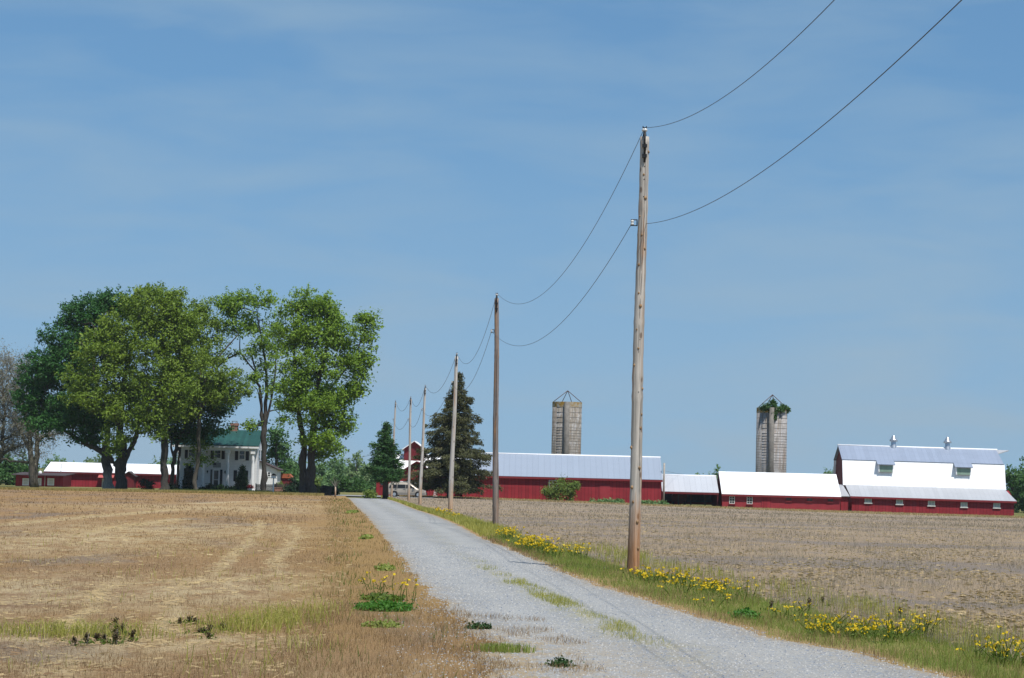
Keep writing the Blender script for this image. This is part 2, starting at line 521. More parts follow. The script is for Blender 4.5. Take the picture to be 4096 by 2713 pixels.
t.col(c).set(.95, 0, .05); t.bump(fine, .8, .06)
MT['field_tan'] = t.m

t = NT('field_stubble')
fine = t.noise(1.0, 5, .8, t.mapped((22, 11, 10)))
mid = t.noise(1.0, 5, .65, t.mapped((1.0, .35, 1), (0, 0, -.2)))
big = t.noise(1.0, 4, .6, t.mapped((.035, .13, 1), (0, 0, .12)))
c = t.ramp(big, [(.38, (.32, .245, .165)), (.5, (.295, .225, .152)), (.6, (.23, .19, .155))])
c = t.mix(t.ramp(mid, [(.5, 0.0), (.66, .7)]), c, (.215, .185, .165))
st = t.ramp(t.noise(1.0, 5, .7, t.mapped((1.6, 5.5, 1), (0, 0, .35))), [(.58, 0.0), (.66, 1.0)])
c = t.mix(t.math('MULTIPLY', st, .4), c, (.42, .34, .22))
c = t.mix(1.0, c, t.ramp(fine, [(.3, .5), (.5, 1.0), (.7, 1.35)]), 'MULTIPLY')
t.col(c).set(.95, 0, .05); t.bump(fine, .8, .06)
MT['field_stubble'] = t.m

t = NT('gravel')
vo = t.n('ShaderNodeTexVoronoi'); vo.inputs['Scale'].default_value = 34; t.l(t.tc(), vo.inputs['Vector'])
vo2 = t.n('ShaderNodeTexVoronoi'); vo2.inputs['Scale'].default_value = 55; t.l(t.tc(), vo2.inputs['Vector'])
fine = t.noise(1.0, 6, .8, t.mapped((38, 24, 20)))
mid = t.noise(1.0, 5, .65, t.mapped((1.0, .3, 1)))
c = t.ramp(mid, [(.3, (.243, .245, .24)), (.52, (.283, .282, .27)), (.72, (.335, .325, .3))])
sv = t.n('ShaderNodeSeparateColor'); t.l(vo.outputs['Color'], sv.inputs[0])
c = t.mix(1.0, c, t.ramp(sv.outputs[0], [(0.0, .78), (.3, .97), (.8, 1.03), (1.0, 1.2)]), 'MULTIPLY')
sv2 = t.n('ShaderNodeSeparateColor'); t.l(vo2.outputs['Color'], sv2.inputs[0])
c = t.mix(1.0, c, t.ramp(sv2.outputs[1], [(0.0, .82), (.4, 1.0), (1.0, 1.14)]), 'MULTIPLY')
c = t.mix(t.ramp(sv.outputs[2], [(.9, 0.0), (.93, .8)]), c, (.13, .19, .3))
c = t.mix(t.math('MULTIPLY', t.attr('wheel'), t.ramp(t.noise(1.0, 4, .6, t.mapped((.8, .25, 1))), [(.3, .3), (.6, .75)])), c, (.33, .33, .318))
c = t.mix(t.math('MULTIPLY', t.attr('middle'), t.ramp(t.noise(1.0, 5, .7, t.mapped((3, .8, 1))), [(.4, 0.0), (.62, .9)])), c, (.3, .27, .14))
c = t.mix(t.math('MULTIPLY', t.attr('rim'), t.ramp(t.noise(1.0, 6, .8, t.mapped((3.2, 2.0, 1))), [(.4, 0.0), (.54, .95)]), True), c, (.3, .235, .15))
c = t.mix(1.0, c, t.ramp(fine, [(.3, .7), (.5, 1.0), (.7, 1.25)]), 'MULTIPLY')
t.col(c).set(.9, 0, .15); t.bump(vo.outputs['Distance'], .5, .03)
MT['gravel'] = t.m

t = NT('verge_soil')
fine = t.noise(1.0, 5, .75, t.mapped((30, 14, 10)))
mid = t.noise(1.0, 5, .65, t.mapped((1.6, .5, 1)))
c = t.mix(t.ramp(mid, [(.4, 0.0), (.58, 1.0)]), (.2, .23, .06), (.3, .23, .1))
c = t.mix(t.attr('dry'), c, (.31, .205, .1))
c = t.mix(1.0, c, t.ramp(fine, [(.3, .55), (.5, 1.0), (.7, 1.3)]), 'MULTIPLY')
t.col(c).set(.95, 0, .05); t.bump(fine, .7, .05)
MT['verge'] = t.m

t = NT('yard_grass')
fine = t.noise(1.0, 5, .7, t.mapped((6, 3, 3)))
mid = t.noise(.12, 4, .6)
c = t.mix(t.ramp(mid, [(.35, 0.0), (.55, 1.0)]), (.075, .1, .026), (.2, .18, .07))
xy = t.sep()
nearb = t.math('MULTIPLY', t.math('GREATER_THAN', xy[0], -12.0), t.ramp(t.math('MULTIPLY', t.math('ADD', xy[1], t.math('MULTIPLY', t.noise(.3, 3), 6.0)), .001), [(.279, 1.0), (.284, 0.0)]))
c = t.mix(nearb, c, (.29, .24, .14))
c = t.mix(1.0, c, t.ramp(fine, [(.3, .6), (.7, 1.3)]), 'MULTIPLY')
t.col(c).set(.95, 0, .05)
MT['yard'] = t.m


# ------------------------------------------------------------------ ground sheets
def grid_mesh(name, X, Y, Z, mat, attrs=None):
    n, m = X.shape
    vs = np.stack([X, Y, Z], -1).reshape(-1, 3)
    idx = np.arange(n * m).reshape(n, m)
    q = np.stack([idx[:-1, :-1], idx[:-1, 1:], idx[1:, 1:], idx[1:, :-1]], -1).reshape(-1, 4)
    me = bpy.data.meshes.new(name)
    me.vertices.add(len(vs)); me.vertices.foreach_set('co', vs.astype(np.float32).ravel())
    me.loops.add(q.size); me.loops.foreach_set('vertex_index', q.astype(np.int32).ravel())
    me.polygons.add(len(q)); me.polygons.foreach_set('loop_start', np.arange(0, q.size, 4, dtype=np.int32))
    me.polygons.foreach_set('loop_total', np.full(len(q), 4, dtype=np.int32))
    me.polygons.foreach_set('use_smooth', np.ones(len(q), dtype=bool))
    for k, a in (attrs or {}).items():
        at = me.attributes.new(k, 'FLOAT', 'POINT'); at.data.foreach_set('value', a.astype(np.float32).ravel())
    me.update(calc_edges=True)
    return tag(link(name, me, None, [mat]), kind='structure')


def nz(a, b, s=0.0):
    return np.array([mnoise.noise(Vector((float(p), float(q), s))) for p, q in zip(np.ravel(a), np.ravel(b))]).reshape(np.shape(a))


def curve_xy(pts):
    w = np.array([hit(*p) for p in pts])
    o = np.argsort(w[:, 1])
    y, x = w[o, 1], w[o, 0]

    def fn(Y):
        Y = np.asarray(Y, float)
        r = np.interp(Y, y, x)
        s0 = (x[1] - x[0]) / (y[1] - y[0]); s1 = (x[-1] - x[-3]) / (y[-1] - y[-3])
        r = np.where(Y < y[0], x[0] + s0 * (Y - y[0]), r)
        return np.where(Y > y[-1], x[-1] + s1 * (Y - y[-1]), r)
    return fn


lane_l = curve_xy([(1400, 2000), (1432, 2033), (1497, 2103), (1536, 2150), (1612, 2234), (1672, 2319), (1722, 2370), (1780, 2420), (1880, 2500), (1950, 2614), (1985, 2713)])
lane_r = curve_xy([(1560, 2000), (1640, 2030), (1834, 2102), (1920, 2150), (2102, 2225), (2300, 2312), (2480, 2372), (2792, 2468), (3105, 2553), (3442, 2622), (3790, 2713)])
field_rb = curve_xy([(1700, 2040), (2025, 2120), (2300, 2222), (2510, 2285), (2838, 2335), (3115, 2420), (3460, 2505), (3686, 2560), (3876, 2605), (4090, 2655)])
field_lb = curve_xy([(1350, 2000), (1385, 2076), (1410, 2250), (1390, 2420), (1290, 2560), (1210, 2700)])

YE = 250.0
ROWS = np.concatenate([np.linspace(-6, 8, 12)[:-1], np.exp(np.arange(math.log(8), math.log(YE), .006)), [YE]])
jl = .10 * nz(ROWS * 2.2, ROWS * 0) + .16 * nz(ROWS * .5, ROWS * 0, 3)
jr = .08 * nz(ROWS * 2.2, ROWS * 0, 5) + .14 * nz(ROWS * .5, ROWS * 0, 8)
jl = jl * (1 + 1.2 * np.clip((36 - ROWS) / 12, 0, 1))
B1, B2 = lane_l(ROWS) + jl, lane_r(ROWS) + jr
B1 = np.minimum(B1, B2 - .5)
B0 = np.minimum(field_lb(ROWS) + .3 * nz(ROWS * .3, ROWS * 0, 11) + .15 * nz(ROWS * 1.5, ROWS * 0, 12), B1 - .25)
B3 = np.maximum(field_rb(ROWS) + .18 * nz(ROWS * .4, ROWS * 0, 15) + .1 * nz(ROWS * 1.9, ROWS * 0, 16), B2 + .25)


def strip(name, A, B, ncol, mat, rows, attr_fn, pw=1.0, lift=0.0):
    t_ = np.linspace(0, 1, ncol)[None, :] ** pw
    X = A[:, None] + (B - A)[:, None] * t_
    Y = np.repeat(rows[:, None], ncol, 1)
    Z = gz(X.ravel(), Y.ravel()).reshape(X.shape) + lift
    return grid_mesh(name, X, Y, Z, mat, attr_fn(X, Y, t_ + 0 * X))


def seg_dist(X, Y, pts, wscale):
    d = np.full(X.shape, 1e9)
    for (x0, y0), (x1, y1) in zip(pts[:-1], pts[1:]):
        dx, dy = x1 - x0, y1 - y0
        tt = np.clip(((X - x0) * dx + (Y - y0) * dy) / (dx * dx + dy * dy + 1e-9), 0, 1)
        d = np.minimum(d, np.hypot(X - x0 - tt * dx, (Y - y0 - tt * dy)))
    return np.exp(-(d / wscale) ** 2)


k_ = 1.7305
TRACKS = [([(600, 1205), (592, 1235), (575, 1255), (540, 1285), (512, 1305), (500, 1330), (380, 1345), (262, 1352), (235, 1385), (200, 1420), (165, 1445), (140, 1475)], .15),
          ([(672, 1215), (690, 1240), (668, 1265), (640, 1290), (648, 1310), (630, 1330), (540, 1345), (420, 1350), (400, 1385), (405, 1415), (380, 1450), (350, 1470)], .17),
          ([(0, 1215), (150, 1200), (330, 1185), (420, 1178)], .5), ([(180, 1240), (260, 1222), (420, 1200)], .4), ([(440, 1165), (560, 1160), (760, 1158)], .7)]
BARE = [(60, 1360, 2.2, 5), (20, 1385, 1.8, 4), (470, 1370, 2.0, 5), (560, 1345, 1.6, 4), (640, 1350, 1.4, 4), (220, 1245, 4, 8), (100, 1255, 4, 9),
        (400, 1475, 1.0, 1.6), (30, 1480, .9, 1.5), (330, 1490, 1.0, 1.4), (200, 1530, .9, 1.2), (80, 1550, .8, 1.0), (700, 1540, .7, .9), (820, 1490, .7, 1.0), (560, 1480, .8, 1.4),
        (900, 1545, .6, .9), (400, 1225, 5, 10), (520, 1175, 8, 14), (700, 1170, 6, 12)]


TRACKS_W = [([tuple(hit(a * k_, b * k_)[:2]) for a, b in pts], w) for pts, w in TRACKS]
BARE_W = [(hit(a * k_, b * k_), sx, sy) for a, b, sx, sy in BARE]


def field_left_attr(X, Y, T):
    tr = np.zeros(X.shape)
    wob = .22 * nz(X * .9, Y * .5, 2.0) + .12 * nz(X * 3.1, Y * 1.6, 9.0)
    for pts, w in TRACKS_W:
        tr = np.maximum(tr, seg_dist(X + wob, Y, pts, w))
    ba = np.zeros(X.shape)
    for h, sx, sy in BARE_W:
        ba = np.maximum(ba, np.exp(-((X - h[0]) / sx) ** 2 - ((Y - h[1]) / sy) ** 2))
    ed = np.clip(1 - (B0_at(Y) - X) / (1.2 + .012 * Y) + .35 * nz(X * .7, Y * .3, 6.), 0, 1) * .9 * near_fade(Y)
    return {'track': tr, 'bare': ba, 'edge': np.maximum(ed, np.clip((Y - 205) / 40, 0, 1) * .7)}


def near_fade(Y): return np.clip((np.asarray(Y) - 22) / 14, .15, 1)
def B0_at(Y): return np.interp(Y, ROWS, B0)
def B1_at(Y): return np.interp(Y, ROWS, B1)
def B2_at(Y): return np.interp(Y, ROWS, B2)
def B3_at(Y): return np.interp(Y, ROWS, B3)


def lane_attr(X, Y, T):
    return {'wheel': np.exp(-((T - .27) / .12) ** 2) + np.exp(-((T - .72) / .12) ** 2),
            'middle': np.exp(-((T - .53 - .03 * np.sin(Y * .2)) / .085) ** 2) * np.clip((60 - Y) / 22, .25, 1) * np.clip((Y - 22) / 5, .15, 1),
            'rim': np.clip(np.exp(-T / .06) + np.exp(-(1 - T) / .05), 0, 1)
            + np.exp(-T / .3) * np.clip((30 - Y) / 6, 0, 1) * 1.3}


field_left = strip('field_left', -0.36 * np.abs(ROWS) - 14, B0, 200, MT['field_tan'], ROWS, field_left_attr)
verge_left = strip('verge_left', B0, B1, 12, MT['field_tan'], ROWS, lambda X, Y, T: {'edge': .9 * near_fade(Y), 'track': 0 * X, 'bare': .6 * np.clip((24 - Y) / 6, 0, 1)})
LANE_ROWS = ROWS[ROWS < 222]
nl = len(LANE_ROWS)
lane = strip('lane', B1[:nl], B2[:nl], 26, MT['gravel'], LANE_ROWS, lane_attr)
verge_right = strip('verge_right', B2, B3, 16, MT['verge'], ROWS, lambda X, Y, T: {'dry': np.clip(np.exp(-T / .12) * .9 + np.clip(.5 * nz(X * .3, Y * .12, 4.) + .1, 0, 1) + np.clip((Y - 45) / 70, 0, .5) * (1 - .6 * T), 0, 1)})
RR = np.concatenate([ROWS, [258, 264, 270]])
B3x = np.concatenate([B3, [B3[-1] + .5, B3[-1] + 1, B3[-1] + 1.5]])
field_right = strip('field_right', B3x, .4 * np.abs(RR) + 45, 150, MT['field_stubble'], RR, lambda X, Y, T: {'track': 0 * X}, 1.5)
# base sheet to the horizon, just under the fields
gy = np.concatenate([np.linspace(-80, 0, 9)[:-1], np.linspace(0, 240, 61)[:-1], np.linspace(240, 360, 61)[:-1], np.exp(np.linspace(math.log(360), math.log(6000), 40))])
gx = np.concatenate([-np.exp(np.linspace(math.log(4000), math.log(120), 24)), np.linspace(-115, 115, 93), np.exp(np.linspace(math.log(120), math.log(4000), 24))])
GX, GY = np.meshgrid(gx, gy)
GZ = gz(GX.ravel(), GY.ravel()).reshape(GX.shape)
sink = np.clip((262 - GY) / 8, 0, 1) * .1 + .012
inr = (GX > -14) & (GY < 272)
sink = np.where(inr, np.maximum(sink, np.clip((276 - GY) / 5, 0, 1) * .1 + .012), sink)
ground = grid_mesh('ground', GX, GY, GZ - sink, MT['yard'])
# gravel turning area by the van
YR = np.linspace(252, 271, 24)
yx0 = np.array([on_ground(1330, y)[0] for y in YR]) + .6 * nz(YR * .4, YR * 0, 21)
yx1 = np.array([on_ground(1735, y)[0] for y in YR]) + .6 * nz(YR * .4, YR * 0, 22)
yard_gravel = strip('driveway', yx0, yx1, 40, MT['gravel'], YR, lambda X, Y, T: {'wheel': 0 * X, 'middle': 0 * X, 'rim': 0 * X}, 1.0, .02)

# ------------------------------------------------------------------ blades / small scattered stuff
def blades(name, pts, h, w, lean, mat, parent=None, kind='stuff', cat=None, label=None, group=None, bend=0.0, face=None):
    n = len(pts)
    az = rng.uniform(0, 2 * math.pi, n) if face is None else face + rng.normal(0, .5, n)
    d = np.stack([np.cos(az), np.sin(az), 0 * az], -1)
    la = rng.uniform(0, 2 * math.pi, n)
    lv = np.stack([np.cos(la), np.sin(la), 0 * la], -1) * (np.abs(rng.normal(0, 1, n)) * lean * h)[:, None]
    base0 = pts - d * (w / 2)[:, None]; base1 = pts + d * (w / 2)[:, None]
    base0[:, 2] -= .01; base1[:, 2] -= .01
    if bend:
        mid = pts + lv * .35 + np.array([0, 0, 1.0]) * (h * .62)[:, None]
        tip = pts + lv * (1 + bend) + np.array([0, 0, 1.0]) * (h * .86)[:, None]
        q = np.stack([base0, base1, mid + d * (w * .4)[:, None], mid - d * (w * .4)[:, None]], 1)
        q2 = np.stack([mid - d * (w * .4)[:, None], mid + d * (w * .4)[:, None], tip, tip + 1e-4], 1)
        V = np.concatenate([q, q2], 1).reshape(-1, 3)
        o = np_mesh(name, V, 4, mat, parent)
    else:
        tip = pts + lv + np.array([0, 0, 1.0]) * h[:, None]
        V = np.stack([base0, base1, tip], 1).reshape(-1, 3)
        o = np_mesh(name, V, 3, mat, parent)
    return tag(o, label, cat, group, kind)


def scatter(n, y0, y1, fa, fb, power=1.0, dens=None):
    """random ground points between fa(y) and fb(y); power > 1 favours the near end"""
    y = y0 * (y1 / y0) ** (rng.random(n) ** power)
    a, b = fa(y), fb(y)
    x = a + (b - a) * rng.random(n)
    p = np.stack([x, y, gz(x, y)], -1)
    if dens is not None:
        p = p[rng.random(n) < dens(p[:, 0], p[:, 1])]
    return p


def vis_l(y): return -.25 * y - 1.6
def vis_r(y): return .25 * y + 2.2


def clump(x, y, s, seed, lo=.0, hi=.25):
    return np.clip((nz(x * s, y * s * .5, seed) - lo) / (hi - lo), 0, 1)


def px_w(y, k=1.0): return np.maximum(.006, k * y / 2167.0)   # about one render pixel at that distance

# dry grass over the left field, missing on the worn tracks and bare soil
def cover(x, y):
    a = field_left_attr(x, y, 0)
    return np.clip(1 - 1.0 * a['track'] * clump(x, y, 1.5, 29., -.3, .2) - .75 * a['bare'] * clump(x, y, 1.2, 30., -.2, .2), .06, 1)


p = scatter(70000, 17.5, 75, vis_l, B0_at, 1.15, lambda x, y: (.3 + .7 * clump(x, y, .8, 31., -.2, .2)) * cover(x, y))
blades('dry_grass', p, rng.uniform(.03, .085, len(p)), px_w(p[:, 1], .5) * rng.uniform(.6, 1.2, len(p)), .5, L['grass_dry'])
p = scatter(20000, 75, 250, vis_l, B0_at, 1.0, lambda x, y: (.15 + .85 * clump(x, y, .25, 33., -.1, .35)) * cover(x, y))
blades('dry_grass', p, rng.uniform(.06, .14, len(p)), px_w(p[:, 1], .7) * rng.uniform(.6, 1.3, len(p)), .5, L['grass_dry'])
p = scatter(14000, 17.5, 200, lambda y: B0_at(y) - .3 - .006 * y, B1_at, 1.1, lambda x, y: .3 + .7 * clump(x, y, 1.2, 35., -.2, .2))
blades('dry_grass', p, rng.uniform(.03, .1, len(p)), px_w(p[:, 1], .5) * rng.uniform(.6, 1.2, len(p)), .55, L['grass_rust'])
p = scatter(3500, 17.5, 60, vis_l, B0_at, 1.2, lambda x, y: clump(x, y, .6, 39., .05, .4) * np.where((y > 21) & (y < 29) & (x < -1.5), .12, 1))
blades('yellow_grass', p, rng.uniform(.1, .25, len(p)), px_w(p[:, 1], .45) * rng.uniform(.6, 1.1, len(p)), .5, L['grass_yel'], bend=.6)
p = scatter(15000, 17.6, 32, lambda y: B0_at(y) - .4, lambda y: B1_at(y) + .2, 1.0, lambda x, y: .25 + .75 * clump(x, y, 1.1, 47., -.2, .2))
blades('dry_grass', p, rng.uniform(.03, .1, len(p)), px_w(p[:, 1], .45), .6, L['grass_dry'])
p = scatter(5000, 17.5, 200, lambda y: B0_at(y) - .6, lambda y: B1_at(y) - .1, 1.1, lambda x, y: clump(x, y, .9, 43., .1, .35))
blades('weeds', p, rng.uniform(.05, .18, len(p)), px_w(p[:, 1], .6), .5, L['weed'])
def litter(name, p, mat):
    n = len(p)
    ln = rng.uniform(.02, .085, n) * (1 + p[:, 1] / 80); wd = ln * rng.uniform(.1, .22, n)
    a = rng.normal(0, .7, n)
    u = np.stack([np.cos(a), np.sin(a), rng.normal(0, .12, n)], -1) * (ln / 2)[:, None]
    v = np.stack([-np.sin(a), np.cos(a), rng.normal(.25, .3, n)], -1) * (wd / 2)[:, None]
    c = p + np.array([0, 0, 1.0]) * (.012 + np.abs(u[:, 2]) + np.abs(v[:, 2]))[:, None]
    tag(np_mesh(name, np.stack([c - u - v, c + u - v, c + u + v, c - u + v], 1).reshape(-1, 3), 4, mat), kind='stuff')


def bare_dens(x, y):
    a = field_left_attr(x, y, 0)
    return np.clip(.03 + np.maximum(1.0 * a['track'] * clump(x, y, 1.5, 29., -.4, .2), .26 * a['bare'] * clump(x, y, 1.3, 30., -.05, .4)), 0, 1)


p = scatter(110000, 17.5, 110, vis_l, B0_at, 1.05, bare_dens)
litter('straw_litter', p, L['straw'])
p = scatter(22000, 19, 90, vis_l, B0_at, 1.1, lambda x, y: .06 + .4 * clump(x, y, .9, 37., 0, .45))
litter('straw_litter', p, L['grass_dry'])
# stubble stalks and loose straw of the right field
p = scatter(60000, 26, 110, B3_at, vis_r, 1.1, lambda x, y: .25 + .75 * clump(x, y, .5, 51., -.25, .3))
blades('crop_stubble', p, rng.uniform(.06, .17, len(p)), px_w(p[:, 1], .45) * rng.uniform(.6, 1.2, len(p)), .35, L['stubble'])
p = scatter(26000, 110, 268, lambda y: np.interp(y, RR, B3x), vis_r, 1.0, lambda x, y: .3 + .7 * clump(x, y, .2, 53., -.25, .3))
blades('crop_stubble', p, rng.uniform(.06, .16, len(p)), px_w(p[:, 1], .7) * rng.uniform(.6, 1.4, len(p)), .4, L['stubble'])
p = scatter(26000, 26, 140, B3_at, vis_r, 1.1, lambda x, y: .2 + .8 * clump(x, y, .35, 54., -.2, .3))
blades('straw_litter', p, rng.uniform(.012, .03, len(p)), rng.uniform(.08, .26, len(p)), 1.2, L['straw'])
p = scatter(5500, 24, 60, lambda y: B3_at(y) - .1, lambda y: B3_at(y) + 1.6, 1.1, lambda x, y: .2 + .8 * clump(x, y, .8, 57., -.1, .3))
blades('tall_grass', p, rng.uniform(.12, .32, len(p)), px_w(p[:, 1], .45), .25, L['grass_yel'], bend=.3)
# green verge between lane and stubble
p = scatter(60000, 19, 70, lambda y: B2_at(y) + .12, lambda y: B3_at(y) + .1, 1.2, lambda x, y: np.clip((x - B2_at(y)) / .5, .15, 1) * (.45 + .55 * clump(x, y, 1.0, 61., -.3, .2)))
blades('verge_grass', p, rng.uniform(.04, .13, len(p)), px_w(p[:, 1], .5) * rng.uniform(.6, 1.2, len(p)), .4, L['grass'])
p = scatter(24000, 70, 250, lambda y: B2_at(y) + .1, B3_at, 1.0, lambda x, y: .35 + .65 * clump(x, y, .4, 63., -.25, .3))
blades('verge_grass', p, rng.uniform(.08, .25, len(p)), px_w(p[:, 1], .8), .4, L['grass_yel'])
p = scatter(16000, 19, 70, lambda y: B2_at(y) - .05, lambda y: B3_at(y), 1.2, lambda x, y: .2 + .8 * clump(x, y, .9, 65., 0, .3))
blades('dry_grass', p, rng.uniform(.05, .16, len(p)), px_w(p[:, 1], .5), .4, L['grass_dry'])
# middle strip of the lane
def mid_a(y): return B1_at(y) + (B2_at(y) - B1_at(y)) * (.47 + .03 * np.sin(y * .2))
def mid_b(y): return B1_at(y) + (B2_at(y) - B1_at(y)) * (.60 + .03 * np.sin(y * .2))
p = scatter(10000, 24, 50, mid_a, mid_b, 1.0, lambda x, y: clump(x, y, .8, 71., -.15, .3) * np.clip((50 - y) / 16, 0, 1) * np.clip((y - 24.5) / 4, 0, 1))
blades('lane_grass', p, rng.uniform(.03, .085, len(p)), px_w(p[:, 1], .5), .6, L['grass_yel'])
p = scatter(9000, 18, 30, lambda y: B1_at(y) - .2, lambda y: B1_at(y) + 1.1, 1.0, lambda x, y: clump(x, y, 1.6, 73., -.05, .3))
blades('lane_grass', p, rng.uniform(.02, .08, len(p)), px_w(p[:, 1], .45), .6, L['grass_dry'])
# lawn tips in front of the house and rough grass at the barns
p = scatter(26000, 244, 256, lambda y: -.26 * y, lambda y: -.085 * y, 1.0)
blades('dry_grass', p, rng.uniform(.12, .34, len(p)), px_w(p[:, 1], .8), .4, L['grass_gold'])
p = scatter(9000, 258, 288, lambda y: -.16 * y, lambda y: -.085 * y, 1.0)
blades('lawn_grass', p, rng.uniform(.1, .35, len(p)), px_w(p[:, 1], .9), .4, L['lawn'])
p = scatter(20000, 264, 279, lambda y: -.05 * y, lambda y: .25 * y, 1.0)
blades('dry_grass', p, rng.uniform(.1, .26, len(p)), px_w(p[:, 1], .8), .4, L['straw'])
p = scatter(2500, 268, 279, lambda y: -.05 * y, lambda y: .25 * y, 1.0)
blades('lawn_grass', p, rng.uniform(.12, .3, len(p)), px_w(p[:, 1], .8), .4, L['grass_yel'])


def stones(name, pts, r, mats):
    n = len(pts)
    oc = np.array([(1, 0, 0), (0, 1, 0), (-1, 0, 0), (0, -1, 0), (0, 0, 1)], float)
    fa = np.array([(0, 1, 4), (1, 2, 4), (2, 3, 4), (3, 0, 4)])
    a = rng.uniform(0, 6.28, n)
    V = oc[None] * (r[:, None, None] * rng.uniform(.6, 1.3, (n, 5, 3)) * np.array([1, 1, .7]))
    ca, sa = np.cos(a)[:, None], np.sin(a)[:, None]
    X = V[..., 0] * ca - V[..., 1] * sa; Y = V[..., 0] * sa + V[..., 1] * ca
    V = np.stack([X, Y, V[..., 2]], -1) + pts[:, None, :]
    T = V[:, fa, :].reshape(-1, 3)
    mi = np.repeat(rng.choice(len(mats), n, p=[.5, .36, .14]), 4)
    return tag(np_mesh(name, T, 3, mats, None, mat_idx=mi), kind='stuff')


st_m = [plain('stone_grey', (.25, .258, .27), .85, .3, 40), plain('stone_pale', (.4, .39, .37), .85, .2, 40), plain('stone_blue', (.13, .155, .2), .7, .3, 40)]
p = scatter(26000, 17.8, 60, lambda y: B1_at(y) - .12, lambda y: B2_at(y) + .12, 1.25)
p = np.vstack([p, scatter(7000, 17.8, 34, lambda y: B1_at(y) - 1.1, B1_at, 1.0, lambda x, y: np.exp(-(B1_at(y) - x) / .4) * (.3 + .7 * clump(x, y, 1.4, 77., -.1, .3)))])
stones('gravel_stones', p, rng.uniform(.004, .011, len(p)) * (1 + p[:, 1] / 80), st_m)


# ------------------------------------------------------------------ trees
def leaf_cloud(centres, per, sig, size, aspect=.6, flat=.6, droop=0.0):
    """small quads spread round cluster centres"""
    C = np.repeat(np.asarray(centres, float), per, 0)
    n = len(C)
    sg = np.asarray(sig, float)
    if sg.ndim == 0: sg = np.full(len(centres), float(sg))
    g = rng.normal(0, 1, (n, 3)) * np.repeat(sg, per)[:, None]
    g[:, 2] *= flat
    g[:, 2] -= droop * np.abs(rng.normal(0, 1, n))
    c = C + g
    nrm = rng.normal(0, .8, (n, 3)); nrm += g / (np.linalg.norm(g, axis=1)[:, None] + .05) * .7; nrm[:, 2] += .75; nrm[:, 1] -= .25; nrm /= np.linalg.norm(nrm, axis=1)[:, None]
    a = np.cross(nrm, rng.normal(0, 1, (n, 3))); a /= np.linalg.norm(a, axis=1)[:, None] + 1e-9
    b = np.cross(nrm, a)
    s = (size * rng.uniform(.6, 1.3, n))[:, None]
    V = np.stack([c - a * s, c - b * s * aspect, c + a * s, c + b * s * aspect], 1)
    return V.reshape(-1, 3)


def lobe_centres(c, r, n, rough=.25, lo=.5):
    d = rng.normal(0, 1, (n, 3)); d /= np.linalg.norm(d, axis=1)[:, None]
    rad = lo + (1 - lo) * rng.random(n) ** .5
    bump = 1 + rough * np.array([mnoise.noise(Vector((v[0] * 2.1 + c[0], v[1] * 2.1 + c[1], v[2] * 2.1 + c[2]))) for v in d]) * 1.6
    return np.asarray(c)[None] + d * (rad * bump)[:, None] * np.asarray(r)[None]


def limb(a, b, ra, rb, mb, n=5, wob=.06, seg=5, sag=0.0):
    a, b = np.asarray(a, float), np.asarray(b, float)
    Ln = np.linalg.norm(b - a)
    pts = []
    for i in range(seg + 1):
        t_ = i / seg
        p_ = a + (b - a) * t_
        p_ = p_ + rng.normal(0, wob * Ln * (0 if i in (0, seg) else 1) * .5, 3)
        p_[2] += sag * Ln * math.sin(math.pi * t_)
        pts.append(p_)
    mb.tube(pts, [ra + (rb - ra) * i / seg for i in range(seg + 1)], n, cap=False)
    return pts


